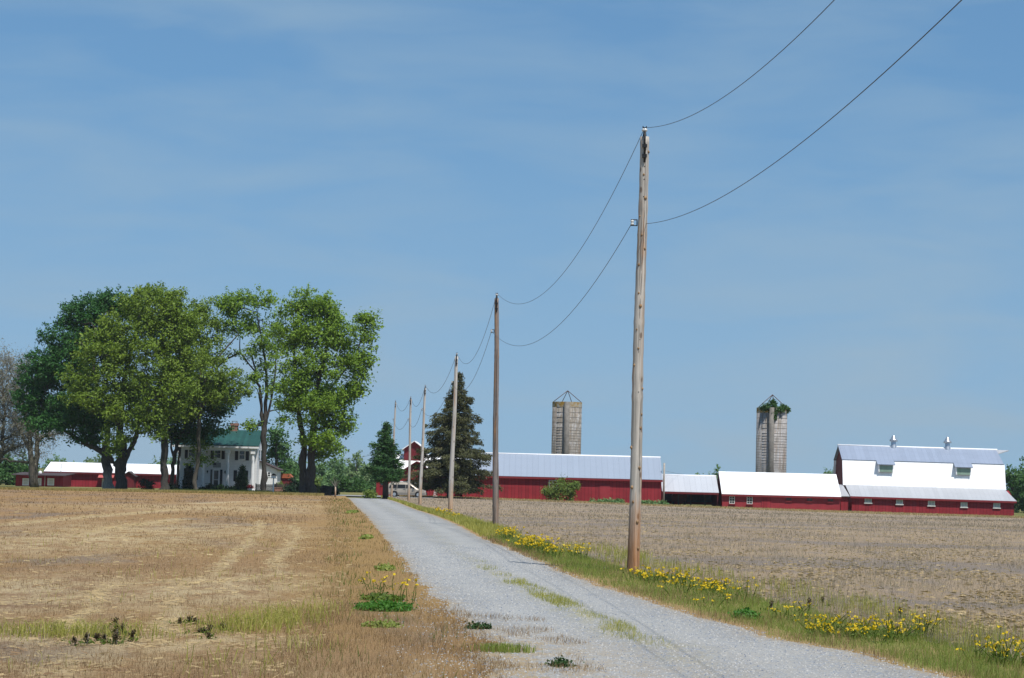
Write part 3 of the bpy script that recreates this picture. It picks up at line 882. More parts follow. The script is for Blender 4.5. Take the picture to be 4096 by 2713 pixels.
def tree(name, base, d, stems, lobes, leaf, bark, label, group, dens=1.0, leafsize=.19, per=64, sig=.52, twigs=True, depth_k=.8, rough=.42, lo=.4, cat='tree', branch_r=.11, gap=1.0):
    """stems: lists of (px, py, radius, depth offset); lobes: (px, py, rx, ry[, depth offset]) in photo pixels at depth d"""
    b = hit_base(base, d)
    root = empty(name, b, label, cat, group)
    k = d / F
    mb = MB()
    stem_pts = []
    for st in stems:
        pts, rad = [], []
        for q in st:
            w = P(q[0], q[1], d + (q[3] if len(q) > 3 else 0)) - b
            pts.append(w); rad.append(q[2])
        pts[0][2] = min(pts[0][2], 0) - .15 if st[0][1] > base[1] - 25 else pts[0][2]
        # densify with a little wander
        pp, rr = [], []
        for i in range(len(pts) - 1):
            for j in range(4):
                t_ = j / 4
                q = pts[i] * (1 - t_) + pts[i + 1] * t_
                if j: q = q + rng.normal(0, .35 * min(rad[i], .3), 3) * np.array([1, 1, .3])
                pp.append(q); rr.append((rad[i] * (1 - t_) + rad[i + 1] * t_) * (1 + .1 * rng.normal()))
        pp.append(pts[-1]); rr.append(rad[-1])
        if st[0][1] > base[1] - 25:   # root flare
            f0 = pp[0].copy(); f1 = pp[0] + (pp[1] - pp[0]) * .25
            pp = [f0, f1] + pp[1:]; rr = [rr[0] * 1.45, rr[0] * 1.08] + rr[1:]
        mb.tube(pp, rr, 9, cap=True)
        stem_pts += list(zip(pp, rr))
    SP = np.array([p_ for p_, _ in stem_pts]); SR = np.array([r_ for _, r_ in stem_pts])
    cents, sigs = [], []
    for lb in lobes:
        px, py, rx, ry = lb[:4]
        off = lb[4] if len(lb) > 4 else rng.uniform(-2, 2)
        dk = lb[5] if len(lb) > 5 else 1.0
        c = P(px, py, d + off) - b
        r = np.array([rx * k * .94, max(rx * k * depth_k, 1.0), ry * k * .92])
        area = (r[0] * r[2] + r[0] * r[1] + r[1] * r[2]) / 3 * 4 * math.pi
        n = max(5, int(area * .86 * dens * dk))
        cc = lobe_centres(c, r, n, rough, lo)
        gap_n = np.array([mnoise.noise(Vector(tuple((q + b) * .42))) for q in cc])
        cc = cc[gap_n > -.13] if (gap_n > -.13).sum() > 4 else cc
        n = len(cc)
        cents.append(cc); sigs.append(np.full(n, sig) * rng.uniform(.5, 1.3, n))
        ns = max(4, int(n * .6))
        dv = rng.normal(0, 1, (ns, 3)); dv[:, 2] = np.abs(dv[:, 2]) * .9 - .25; dv /= np.linalg.norm(dv, axis=1)[:, None]
        up = dv * .6 + np.array([0, 0, .8]) * rng.uniform(.2, 1, (ns, 1)); up /= np.linalg.norm(up, axis=1)[:, None]
        for e in range(3):
            cents.append(c + dv * r * .93 + up * (.1 + .42 * e) * rng.uniform(.5, 1.5, (ns, 1))); sigs.append(np.full(ns, .34 - .08 * e))
        # a limb from the nearest lower stem point into the lobe, then boughs into its clusters
        cand = np.where(SP[:, 2] < c[2] + .3)[0]
        if len(cand) == 0: cand = np.arange(len(SP))
        dd = np.linalg.norm((SP[cand] - c) * np.array([1, 1, .8]), axis=1)
        j = cand[np.argmin(dd)]
        r0 = min(SR[j] * .7, branch_r * 1.8)
        lp = limb(SP[j], c, max(r0, .05), .04, mb, 6, .09, 5, .05)
        if twigs:
            for q in cc[rng.permutation(n)[:max(4, n // 7)]]:
                src = lp[rng.integers(2, 6)]
                limb(src, q, .045, .012, mb, 4, .1, 3)
    cents = np.vstack(cents); sigs = np.concatenate(sigs)
    mb.build('trunk', bark, root)
    big = sigs > .36
    V = np.vstack([leaf_cloud(cents[big], per, sigs[big], leafsize, .55, .6), leaf_cloud(cents[~big], max(8, per // 4), sigs[~big], leafsize * .8, .5, .9)]) if (~big).any() else leaf_cloud(cents, per, sigs, leafsize, .6, .6)
    np_mesh('crown', V, 4, leaf, root)
    return root


def hit_base(base, d):
    p_ = P(base[0], base[1], d)
    g = gz1(p_[0], p_[1])
    return np.array([p_[0], p_[1], g])


YG = 'big shade trees around the farmhouse'
tree('maple_tree', (434, 1961), 272,
     [[(434, 1961, .85), (428, 1900, .6), (425, 1820, .55), (400, 1802, .4), (350, 1780, .3), (290, 1740, .22), (220, 1700, .15)],
      [(425, 1822, .5), (430, 1760, .4), (400, 1600, .3), (360, 1420, .2), (385, 1320, .08)]],
     [(160, 1500, 80, 95, 3), (140, 1610, 72, 85, 3), (195, 1690, 80, 55, 2), (250, 1370, 90, 90, 3), (260, 1500, 110, 120, 2), (340, 1270, 90, 70, 4), (460, 1225, 105, 50, 6),
      (380, 1400, 120, 130, 5), (320, 1640, 120, 65, 1), (280, 1705, 100, 40, 0), (400, 1690, 85, 60, 0), (350, 1760, 55, 18, 0, .6), (120, 1560, 55, 60, 4)],
     L['maple'], MT['bark_pale'], 'dark green maple at the left of the shade trees with a flared pale trunk', YG, 1.7, branch_r=.16)
tree('shade_tree', (484, 1963), 269,
     [[(484, 1963, .8), (482, 1880, .72), (486, 1810, .66), (480, 1700, .5), (500, 1500, .35), (560, 1250, .15)],
      [(488, 1850, .5), (525, 1790, .34), (545, 1745, .26), (560, 1690, .18)], [(480, 1700, .4), (400, 1560, .22), (330, 1540, .12)],
      [(472, 1860, .4), (450, 1850, .3), (436, 1810, .3)]],
     [(330, 1530, 85, 50, -3), (330, 1612, 65, 45, -4), (420, 1425, 105, 70, -2), (480, 1530, 115, 80, -2), (500, 1320, 95, 80, 0), (560, 1215, 75, 55, 1), (600, 1185, 45, 32, 1), (410, 1345, 60, 40, -1),
      (520, 1655, 85, 50, -4), (600, 1685, 58, 40, -5), (470, 1755, 48, 34, -4), (455, 1800, 30, 18, -4, .6), (560, 1600, 80, 55, -3), (640, 1735, 26, 20, -5, .6), (400, 1620, 60, 40, -3)],
     L['olive'], MT['bark'], 'yellow olive leaved tree on a thick dark trunk beside the pale flared one', YG, 1.08, branch_r=.15)
tree('shade_tree', (654, 1964), 266,
     [[(654, 1964, .55), (656, 1880, .47), (658, 1780, .45), (655, 1600, .35), (660, 1350, .2), (680, 1220, .08)], [(656, 1700, .3), (720, 1560, .2), (740, 1450, .1)]],
     [(640, 1235, 85, 75, 0), (690, 1195, 40, 40, 0), (690, 1320, 95, 90, 0), (640, 1420, 115, 100, -1), (620, 1540, 105, 80, -1), (720, 1450, 105, 90, 0), (610, 1650, 55, 50, -2), (700, 1580, 90, 70, -2), (600, 1330, 80, 70, 0), (640, 1660, 70, 50, 1), (745, 1320, 60, 55, 0)],
     L['olive'], MT['bark'], 'tall olive leaved tree with straight trunk just left of the white farmhouse', YG, 1.1)
tree('maple_tree', (688, 1966), 281,
     [[(686, 1966, .3), (692, 1880, .27), (700, 1810, .27), (712, 1770, .22), (740, 1700, .14)], [(697, 1840, .2), (684, 1790, .14), (680, 1720, .1)], [(720, 1790, .16), (714, 1850, .15), (708, 1950, .16)]],
     [(780, 1620, 85, 75, 1), (860, 1665, 66, 62, 1), (760, 1725, 80, 50, 1), (885, 1730, 40, 35, 1), (700, 1690, 75, 80, 2), (810, 1560, 80, 50, 2), (900, 1640, 30, 30, 0), (830, 1740, 50, 32, 1)],
     L['maple'], MT['bark'], 'dark low maple on thin crooked stems overhanging the house roof', YG, 1.8)
tree('shade_tree', (783, 1969), 278,
     [[(783, 1969, .3), (786, 1880, .25), (795, 1780, .25), (800, 1650, .22), (800, 1450, .16), (800, 1260, .06)], [(800, 1640, .16), (870, 1540, .12), (960, 1470, .05)], [(800, 1560, .14), (880, 1420, .1), (960, 1330, .06)]],
     [(790, 1300, 85, 75, 0), (796, 1222, 38, 34, 0), (820, 1430, 105, 70, 0), (890, 1500, 75, 45, -1, .8), (945, 1555, 52, 28, -1, .75), (870, 1585, 85, 45, -1), (760, 1560, 95, 80, 0), (760, 1400, 70, 70, 0), (850, 1350, 50, 40, 0, .7), (730, 1640, 60, 50, 0),
      (800, 1790, 36, 16, 2, .22), (800, 1845, 48, 14, 2, .2), (975, 1575, 30, 18, -1, .5)],
     L['olive'], MT['bark_bare'], 'slim straight olive leaved tree standing in front of the porch columns', YG, .9)
tree('shade_tree', (1057, 1966), 280,
     [[(1057, 1966, .36), (1056, 1850, .32), (1057, 1720, .34), (1062, 1650, .24), (1066, 1500, .18), (1050, 1380, .12), (1030, 1250, .05)],
      [(1055, 1720, .26), (1046, 1640, .2), (1040, 1560, .17), (1025, 1500, .14), (1005, 1410, .08)],
      [(1062, 1690, .18), (1085, 1600, .15), (1100, 1500, .11), (1110, 1380, .05)], [(1046, 1640, .07), (1030, 1560, .06), (1010, 1540, .04)],
      [(1030, 1500, .1), (960, 1410, .12), (900, 1440, .14), (860, 1480, .12)]],
     [(895, 1225, 48, 50, 0), (960, 1235, 70, 50, 0), (1030, 1200, 62, 40, 0), (1050, 1280, 70, 55, 0), (955, 1320, 85, 45, 0, .8), (1060, 1365, 58, 45, 0, .8), (1000, 1420, 45, 25, 0, .4), (1110, 1420, 40, 50, 0, .6),
      (1085, 1560, 26, 38, 0, .45), (1118, 1640, 32, 42, 0, .5), (1005, 1500, 30, 30, 0, .4), (1060, 1480, 25, 40, 0, .4), (1010, 1705, 20, 8, 0, .3)],
     L['fresh'], MT['bark'], 'airy tree forking into bare dark stems at the right corner of the farmhouse', YG, .9)
tree('shade_tree', (1232, 1979), 255,
     [[(1215, 1979, .62), (1212, 1880, .42), (1210, 1760, .36), (1195, 1650, .26), (1180, 1450, .16), (1170, 1250, .06)],
      [(1242, 1979, .6), (1246, 1880, .46), (1252, 1760, .4), (1258, 1600, .3), (1300, 1420, .2), (1330, 1280, .06)],
      [(1228, 1979, .4), (1232, 1900, .35), (1240, 1850, .3)], [(1257, 1620, .24), (1340, 1530, .15), (1420, 1430, .1), (1465, 1300, .05)]],
     [(1160, 1205, 68, 45, 0), (1235, 1225, 78, 50, 0), (1300, 1245, 58, 42, 0), (1280, 1340, 95, 70, 0), (1375, 1345, 75, 55, 0), (1472, 1285, 30, 38, 0), (1458, 1370, 36, 55, 0), (1418, 1460, 58, 75, 0), (1185, 1330, 85, 70, 0),
      (1150, 1440, 72, 55, -1, .85), (1260, 1480, 115, 80, -1), (1350, 1560, 85, 80, 0), (1170, 1560, 65, 60, -1, .8), (1260, 1630, 95, 70, -2), (1340, 1680, 62, 62, 0), (1210, 1715, 55, 45, -2), (1285, 1765, 66, 40, -2), (1378, 1710, 32, 40, 1, .8),
      (1295, 1822, 34, 26, 1, .8), (1330, 1795, 40, 26, 0, .6), (1150, 1640, 40, 50, 0, .6), (1410, 1560, 40, 50, 0)],
     L['fresh'], MT['bark'], 'broad bright green tree with two tall fused trunks beside the lane', YG, 1.3, branch_r=.14)
tree('pear_tree', (1105, 1962), 312, [[(1108, 1962, .25), (1108, 1880, .2), (1106, 1780, .1)]],
     [(1103, 1785, 40, 55), (1108, 1860, 55, 60), (1125, 1915, 42, 40), (1085, 1880, 45, 60), (1104, 1740, 22, 26), (1150, 1900, 14, 26)],
     L['round'], MT['bark'], 'dense rounded green tree behind the right gable of the farmhouse', None, 1.7, .26, 30, .5)

# leafless and half dead trees at the frame's left edge
def bare_tree(name, base, d, stems, tips, label, buds, group):
    b = hit_base(base, d)
    root = empty(name, b, label, 'tree', group)
    mb = MB(); tw = MB()
    ends = []
    for st in stems:
        pts = [P(q[0], q[1], d + (q[3] if len(q) > 3 else 0)) - b for q in st]
        if st[0][1] >= base[1] - 5: pts[0][2] = -.2
        pp, rr = [], []
        for i in range(len(pts) - 1):
            for j in range(3):
                t_ = j / 3
                pp.append(pts[i] * (1 - t_) + pts[i + 1] * t_ + rng.normal(0, .12, 3) * (1 if j else 0)); rr.append(st[i][2] * (1 - t_) + st[i + 1][2] * t_)
        pp.append(pts[-1]); rr.append(st[-1][2])
        mb.tube(pp, rr, 8)
        for i in range(2, len(pp)):
            ends.append((pp[i], max(rr[i], .03), pp[i] - pp[i - 1]))
    cl = []
    for (p_, r_, dr) in ends:
        if p_[2] < 4.5: continue
        for _ in range(tips):
            v = dr / (np.linalg.norm(dr) + 1e-6) * .6 + rng.normal(0, .8, 3); v[2] += .25; v /= np.linalg.norm(v)
            ln = rng.uniform(1.2, 3.4)
            q = limb(p_, p_ + v * ln, min(r_ * .5, .07), .022, mb, 4, .12, 4)
            for s_ in q[1:]:
                for _ in range(3):
                    v2 = v * .5 + rng.normal(0, .8, 3); v2[2] += .2; v2 /= np.linalg.norm(v2)
                    e = s_ + v2 * rng.uniform(.5, 1.7)
                    tw.tube([s_, (s_ + e) / 2 + rng.normal(0, .06, 3), e], [.02, .016, .01], 3, cap=False)
                    cl.append(e); cl.append((s_ + e) / 2)
    mb.build('trunk', MT['bark_bare'], root)
    tw.build('twigs', MT['twig'], root)
    cl = np.array(cl)
    np_mesh('crown', leaf_cloud(cl, buds, .4, .1, .6, .8), 4, L['bud'], root)


bare_tree('bare_tree', (137, 1953), 300, [[(137, 1953, .62), (128, 1880, .5), (121, 1800, .34), (118, 1700, .28), (90, 1640, .2), (40, 1600, .12), (0, 1560, .06)],
                                          [(143, 1953, .5), (142, 1850, .42), (150, 1760, .3), (142, 1650, .22), (120, 1560, .12), (110, 1480, .05)],
                                          [(150, 1770, .25), (180, 1745, .2), (215, 1738, .12)], [(122, 1820, .2), (95, 1760, .17), (60, 1690, .12), (20, 1640, .07)],
                                          [(128, 1850, .2), (60, 1845, .14), (5, 1838, .1)], [(118, 1700, .15), (70, 1560, .1), (40, 1480, .05)]], 3,
          'grey nearly leafless tree with forked trunk before the small red shed', 3, 'nearly bare trees at the left')
bare_tree('bare_tree', (-70, 1950), 303, [[(-70, 1950, .6), (-40, 1880, .5), (0, 1840, .4), (15, 1790, .3), (14, 1700, .2), (20, 1640, .16), (10, 1540, .08), (30, 1470, .04)],
                                          [(-10, 1838, .25), (40, 1800, .16), (90, 1780, .1)], [(12, 1760, .2), (50, 1740, .14), (80, 1700, .08)], [(14, 1680, .15), (-30, 1600, .1), (-40, 1500, .05)],
                                          [(20, 1640, .12), (60, 1560, .08), (80, 1480, .04)]], 4,
          'grey bare tree half cut off by the left edge of the view', 3, 'nearly bare trees at the left')

# trees farther off
def small_tree(px, py_base, py_top, d, wpx, leaf, label, group, name='broadleaf_tree', nl=7, dens=1.0, per=26, size=.34, seed=0, cat='tree'):
    r = np.random.default_rng(seed + int(px * 7 + d))
    h = py_base - py_top
    lobes = [(px, py_top + h * .2, wpx * .28, h * .2)]
    for i in range(nl):
        a = r.uniform(-1, 1); v = r.uniform(.25, .85)
        lobes.append((px + a * wpx * .34, py_top + h * v, wpx * r.uniform(.16, .3), h * r.uniform(.1, .19)))
    return tree(name, (px, py_base), d, [[(px, py_base, .25), (px + 3, py_base - h * .4, .18), (px, py_top + h * .2, .06)]], lobes, leaf, MT['bark'], label, group, dens, size, per, .6, False, .9, cat=cat)


FG = 'trees beyond the end of the lane'
FGL = 'hazy green tree beyond the end of the lane'
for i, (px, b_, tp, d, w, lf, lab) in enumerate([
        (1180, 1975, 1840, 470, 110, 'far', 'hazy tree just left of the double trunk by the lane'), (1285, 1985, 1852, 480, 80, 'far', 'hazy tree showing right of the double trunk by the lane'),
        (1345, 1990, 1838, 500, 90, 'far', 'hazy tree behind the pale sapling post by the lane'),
        (1425, 1985, 1822, 440, 95, 'far_haze', 'tallest pale hazy tree above the end of the lane'), (1392, 1985, 1860, 520, 80, 'far', 'lower hazy tree left of the tallest one over the lane'),
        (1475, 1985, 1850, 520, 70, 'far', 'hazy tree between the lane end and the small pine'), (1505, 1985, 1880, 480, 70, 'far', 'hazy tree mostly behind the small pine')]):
    small_tree(px, b_, tp, d, w, L[lf], lab, FG, seed=i, dens=.75 if lf == 'far_haze' else 1.1)
for i, (px, b_, tp, w, lab) in enumerate([(1370, 1992, 1915, 70, 'green bush left of the lane end'), (1430, 1990, 1930, 60, 'low green bush in the middle of the lane end'), (1455, 1990, 1935, 55, 'low green bush right of the lane end')]):
    small_tree(px, b_, tp, 330 + 5 * i, w, L['vine'], lab, 'bushes at the end of the lane', 'bush', 5, 1.2, 26, .26, 40 + i, 'bush')
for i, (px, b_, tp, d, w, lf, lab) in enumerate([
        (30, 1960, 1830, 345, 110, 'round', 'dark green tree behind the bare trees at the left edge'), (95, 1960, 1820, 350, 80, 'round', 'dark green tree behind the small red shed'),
        (215, 1950, 1833, 420, 80, 'far', 'green tree top over the left end of the white roof'), (250, 1950, 1846, 420, 60, 'far', 'lower green tree top over the white roof'), (365, 1950, 1832, 430, 50, 'far_haze', 'small pale tree top over the white roof'),
        (405, 1950, 1820, 430, 50, 'far_haze', 'pale tree top left of the flared pale trunk'), (640, 1955, 1841, 430, 60, 'far_haze', 'pale tree top right of the thick dark trunk'), (690, 1955, 1838, 430, 60, 'far', 'green tree top left of the farmhouse wall'),
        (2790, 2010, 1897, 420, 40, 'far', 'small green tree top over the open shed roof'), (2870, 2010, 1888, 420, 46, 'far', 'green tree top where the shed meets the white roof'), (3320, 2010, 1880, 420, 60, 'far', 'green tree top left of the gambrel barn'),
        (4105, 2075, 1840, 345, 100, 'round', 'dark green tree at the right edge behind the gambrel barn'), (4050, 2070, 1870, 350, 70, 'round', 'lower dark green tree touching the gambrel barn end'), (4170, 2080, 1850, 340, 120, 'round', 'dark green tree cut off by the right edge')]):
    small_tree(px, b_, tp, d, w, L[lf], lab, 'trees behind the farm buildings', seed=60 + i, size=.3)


def conifer(name, base, d, apex, halfw, leaf, bark, label, levels, droop, seed, low=.08, prof=.85, spray=.3, irregular=.25, dens=1.0, leafw=.22):
    r = np.random.default_rng(seed)
    b = hit_base(base, d)
    k = d / F
    top = P(apex[0], apex[1], d) - b
    H = top[2]
    root = empty(name, b, label, 'tree')
    mb = MB()
    mb.tube([(0, 0, -.2), tuple(top * .3), tuple(top * .7), tuple(top)], [.32, .25, .12, .03], 8)
    V = []
    Wm = halfw * k
    for i in range(levels):
        f = low + (1 - low) * (i + r.random() * .6) / levels
        z = H * f
        Lm = Wm * (1 - f) ** prof * (1 + .12 * math.sin(f * 40))
        nb = int(6 + 6 * (1 - f))
        a0 = r.uniform(0, 6.28)
        for j in range(nb):
            a = a0 + 6.283 * j / nb + r.normal(0, .2)
            ln = max(.35, Lm * (1 + irregular * r.normal()) if True else Lm)
            ln = min(ln, Wm * 1.15)
            st = top * f
            dirv = np.array([math.cos(a), math.sin(a), 0])
            pts = []
            for s_ in range(5):
                t_ = s_ / 4
                pts.append(st + dirv * ln * t_ + np.array([0, 0, .12 * ln * t_ - droop * ln * t_ * t_ + (.12 * ln * t_ ** 4)]))
            mb.tube(pts, [.06, .05, .035, .025, .01], 4, cap=False)
            m = int(max(5, ln * 11 * dens))
            tt = r.random(m) ** .7 * .92 + .08
            seg = np.clip((tt * 4).astype(int), 0, 3); fr = tt * 4 - seg
            Pt = np.array(pts)
            c = Pt[seg] * (1 - fr)[:, None] + Pt[seg + 1] * fr[:, None]
            side = np.array([-dirv[1], dirv[0], 0])
            wid = spray * ln * (1 - .75 * tt) + .12
            c = c + side * (r.uniform(-1, 1, m) * wid)[:, None]
            c[:, 2] -= np.abs(r.normal(0, .16, m)) + .05
            for rep in range(6):
                cc = c + r.normal(0, .13, (m, 3))
                ax = dirv * .6 + side * r.normal(0, .5, (m, 1)) + r.normal(0, .25, (m, 3)); ax[:, 2] -= droop * 1.2
                ax /= np.linalg.norm(ax, axis=1)[:, None]
                o = np.cross(ax, r.normal(0, 1, (m, 3))); o /= np.linalg.norm(o, axis=1)[:, None]
                s1 = (leafw * r.uniform(.7, 1.4, m))[:, None]; s2 = s1 * .3
                V.append(np.stack([cc - ax * s1, cc - o * s2, cc + ax * s1, cc + o * s2], 1).reshape(-1, 3))
    mb.build('trunk', bark, root)
    np_mesh('crown', np.vstack(V), 4, leaf, root)
    return root


conifer('spruce_tree', (1795, 1994), 266, (1839, 1486), 182, L['spruce'], MT['bark'], 'tall dark drooping spruce in front of the red barns', 30, .3, 3, .085, .85, .2, .27, 1.3, .16)
conifer('pine_tree', (1542, 1986), 214, (1547, 1683), 92, L['pine'], MT['bark'], 'small green pine at the lane end left of the parked van', 20, .12, 5, .25, .8, .32, .3, 1.4, .14)


def bush_cloud(name, root_loc, centres, per, sig, size, leaf, label, cat, stem=None, group=None, flat=.7, droop=0.0):
    root = empty(name, root_loc, label, cat, group)
    np_mesh('foliage', leaf_cloud(centres, per, sig, size, .55, flat, droop), 4, leaf, root)
    if stem:
        mb = MB()
        for a, b, r0, r1 in stem: limb(a, b, r0, r1, mb, 5, .1, 3)
        mb.build('stem', MT['bark'], root)
    return root


# weeping shrub before the long barn
b = hit_base((2232, 2010), 276)
cc = []
for px, py, rx, ry in [(2235, 1932, 32, 22), (2208, 1955, 32, 20), (2262, 1950, 34, 22), (2240, 1968, 36, 20), (2284, 1945, 20, 13), (2190, 1962, 16, 11), (2285, 1985, 12, 20), (2215, 1985, 25, 15), (2302, 1935, 14, 6)]:
    cc.append(lobe_centres(P(px, py, 276) - b, np.array([rx, rx * .9, ry]) * 276 / F, 26, .3))
bush_cloud('weeping_shrub', b, np.vstack(cc), 15, .22, .14, L['willow'], 'round weeping green shrub against the long red barn wall', 'shrub',
           [((0, 0, -.1), (.1, 0, 1.0), .12, .09)] + [((.1, 0, 1.0), tuple(P(px, py, 276) - b), .06, .02) for px, py in ((2205, 1955), (2265, 1945), (2235, 1925), (2290, 1950), (2185, 1970))], None, 1.0, .25)

# ------------------------------------------------------------------ buildings
def window(parent, x0, x1, z0, z1, y, frame=.09, mat=None, pane=None, muntin=(1, 1), sill=False, sillmat=None, name='window'):
    """frame proud of the wall at y (facing -y) with a recessed pane as sub-part"""
    mat = mat or MT['white']; pane = pane or MT['glass']
    m = MB()
    t_ = .06
    m.box(x0, x1, y - t_, y, z1 - frame, z1); m.box(x0, x1, y - t_, y, z0, z0 + frame)
    m.box(x0, x0 + frame, y - t_, y, z0 + frame, z1 - frame); m.box(x1 - frame, x1, y - t_, y, z0 + frame, z1 - frame)
    nx, nzv = muntin
    for i in range(1, nx + 1):
        xm = x0 + (x1 - x0) * i / (nx + 1); m.box(xm - .025, xm + .025, y - t_ + .005, y - .012, z0 + frame, z1 - frame)
    for i in range(1, nzv + 1):
        zm = z0 + (z1 - z0) * i / (nzv + 1); m.box(x0 + frame, x1 - frame, y - t_ + .008, y - .014, zm - .025, zm + .025)
    f = m.build(name, mat, parent)
    MB().box(x0 + frame, x1 - frame, y - .010, y - .004, z0 + frame, z1 - frame).build('pane', pane, f)
    if sill:
        MB().box(x0 - .08, x1 + .08, y - .14, y, z0 - .14, z0 - .01).build('sill', sillmat or mat, f)
    return f


class Frame:
    """local metres of a building whose front wall stands at depth d"""
    def __init__(s, pxl, pxr, pyb, d):
        a = P(pxl, pyb, d); c = P(pxr, pyb, d)
        s.d = d; s.k = d / F
        s.x0 = a[0]; s.W = c[0] - a[0]
        mid = (a[0] + c[0]) / 2
        s.zb = min(gz1(a[0], d), gz1(c[0], d), gz1(mid, d))
        s.o = np.array([s.x0, d, s.zb])

    def q(s, px, py, dy=0.0):
        return P(px, py, s.d + dy) - s.o

    def X(s, px, dy=0.0): return float(s.q(px, 1950, dy)[0])
    def Z(s, px, py, dy=0.0): return float(s.q(px, py, dy)[2])


def gable_barn(fr, root, depth, zeave, zridge, wallm, roofm, over=.3, endover=.25, thick=.1, cap=None, fascia=None, x0=0.0, x1=None, wall=True, wall_name='wall', roof_name='roof', base=-.6):
    W = fr.W if x1 is None else x1
    if wall:
        MB().prism([(0, base), (depth, base), (depth, zeave), (depth / 2, zridge - .02), (0, zeave)], 'x', x0, W).build(wall_name, wallm, root)
    m = MB()
    sl = (zridge - zeave) / (depth / 2)
    ze = zeave - sl * over + .05
    xa, xb = x0 - endover, W + endover
    m.slab((xa, -over, ze), (xb, -over, ze), (xb, depth / 2, zridge + .05), (xa, depth / 2, zridge + .05), thick)
    m.slab((xb, depth + over, ze), (xa, depth + over, ze), (xa, depth / 2 + .002, zridge + .05), (xb, depth / 2 + .002, zridge + .05), thick)
    r = m.build(roof_name, roofm, root)
    if cap:
        c = MB(); c.tube([(xa - .03, depth / 2, zridge + thick + .05), ((xa + xb) / 2, depth / 2, zridge + thick + .04), (xb + .03, depth / 2, zridge + thick + .05)], .12, 6); c.build('ridge_cap', cap, r)
    if fascia:
        MB().box(xa + .01, xb - .01, -over - .035, -over - .004, ze - .2, ze + .04).build('fascia', fascia, r)
    return r


# --- long red barn
fr = Frame(1848, 2644, 2012, 280)
root = empty('long_barn', fr.o, 'long low red barn with pale blue metal roof behind the weeping shrub', 'barn')
ze, zr = fr.Z(2320, 1910), fr.Z(2320, 1827, 5)
gable_barn(fr, root, 10, ze, zr, MT['red'], MT['pale_roof'], .35, .15, .1, MT['ridge'], MT['red_trim'])
window(root, fr.X(2195), fr.X(2228), fr.Z(2210, 1965), fr.Z(2210, 1921), 0, .08, MT['white'], MT['red_trim'], (1, 2))
MB().box(fr.X(2400), fr.X(2440), -.05, 0, .1, 2.4).build('door', MT['red_block'], root)
o = empty('utility_pole', on_ground(2647, 281.0) + np.array([.25, 0, 0]), 'short grey pole against the right end of the long barn', 'utility pole')
MB().tube([(0, 0, -.5), (0, 0, fr.Z(2647, 1925)), (0, 0, fr.Z(2647, 1852))], [.14, .13, .12], 10).build('shaft', MT['wood'], o)

# --- monitor barn with a front gable, behind spruce and pine
fr = Frame(1503, 1846, 1994, 282)
root = empty('gabled_barn', fr.o, 'red barn with raised gable and white roof half hidden behind the spruce', 'barn')
ze, zr = fr.Z(1640, 1884), fr.Z(1640, 1824, 5)
gable_barn(fr, root, 10, ze, zr, MT['red_left'], MT['white_roof'], .3, .2, .1, MT['ridge'], MT['red_trim'])
xa, xb, xm = fr.X(1618, 7), fr.X(1698, 7), fr.X(1658, 7)
zt, zs = fr.Z(1658, 1766, 7), fr.Z(1658, 1795, 7)
MB().prism([(xa, zr - 1.5), (xb, zr - 1.5), (xb, zs), (xm, zt), (xa, zs)], 'y', 3.0, 12.0).build('raised_gable', MT['red_dark'], root)
m = MB(); e = .35; sl = (zt - zs) / (xm - xa)
m.slab((xa - e, 2.6, zs - sl * e + .03), (xm, 2.6, zt + .03), (xm, 12.3, zt + .03), (xa - e, 12.3, zs - sl * e + .03), -.09)
m.slab((xb + e, 12.3, zs - sl * e + .03), (xm + .002, 12.3, zt + .03), (xm + .002, 2.6, zt + .03), (xb + e, 2.6, zs - sl * e + .03), -.09)
m.build('gable_roof', MT['white_roof'], root)
xa, xb, xm = fr.X(1600, -3), fr.X(1728, -3), fr.X(1664, -3)
zt, zs = fr.Z(1664, 1846, -3), fr.Z(1664, 1888, -3)
MB().prism([(xa, -.5), (xb, -.5), (xb, zs), (xm, zt), (xa, zs)], 'y', -3.0, -.01).build('front_wing', MT['red_left'], root)
sl = (zt - zs) / (xm - xa)
m = MB()
m.slab((xa - e, -3.4, zs - sl * e + .03), (xm, -3.4, zt + .03), (xm, 3.5, zt + .03), (xa - e, 3.5, zs - sl * e + .03), -.09)
m.slab((xb + e, 3.5, zs - sl * e + .03), (xm + .002, 3.5, zt + .03), (xm + .002, -3.4, zt + .03), (xb + e, -3.4, zs - sl * e + .03), -.09)
m.build('wing_roof', MT['red_dark'], root)
window(root, fr.X(1596, -3) + .05, fr.X(1630, -3), fr.Z(1612, 1943, -3), fr.Z(1612, 1925, -3), -3, .1, MT['white'], MT['glass'], (3, 0))
window(root, fr.X(1643, -3), fr.X(1668, -3), fr.Z(1655, 1950, -3), fr.Z(1655, 1925, -3), -3, .1, MT['white'], MT['glass'], (2, 1))
window(root, fr.X(1520), fr.X(1534), fr.Z(1527, 1945), fr.Z(1527, 1928), 0, .08, MT['red_trim'], MT['glass'], (0, 0))

# garden lattice tower with white bits, leaning on nothing, by the wall
b = on_ground(1741, 277)
root = empty('lattice_tower', b, 'small red garden tower with white rungs before the barn wall', 'garden ornament')
m = MB(); H_ = 55 * 277 / F
for sx in (-1, 1):
    for sy in (-1, 1): m.tube([(sx * .28, sy * .28, -.05), (sx * .05, sy * .05, H_)], [.03, .02], 5)
m.build('legs', MT['red_trim'], root)
for f in (.08, .22, .36, .5, .64, .78, .92):
    w = .28 * (1 - f) + .05 * f
    m = MB()
    for s_ in (-1, 1):
        m.box(-w, w, s_ * w - .02, s_ * w + .02, H_ * f - .05, H_ * f + .05); m.box(s_ * w - .02, s_ * w + .02, -w, w, H_ * f - .04, H_ * f + .04)
    m.build('rung', MT['white'], root)

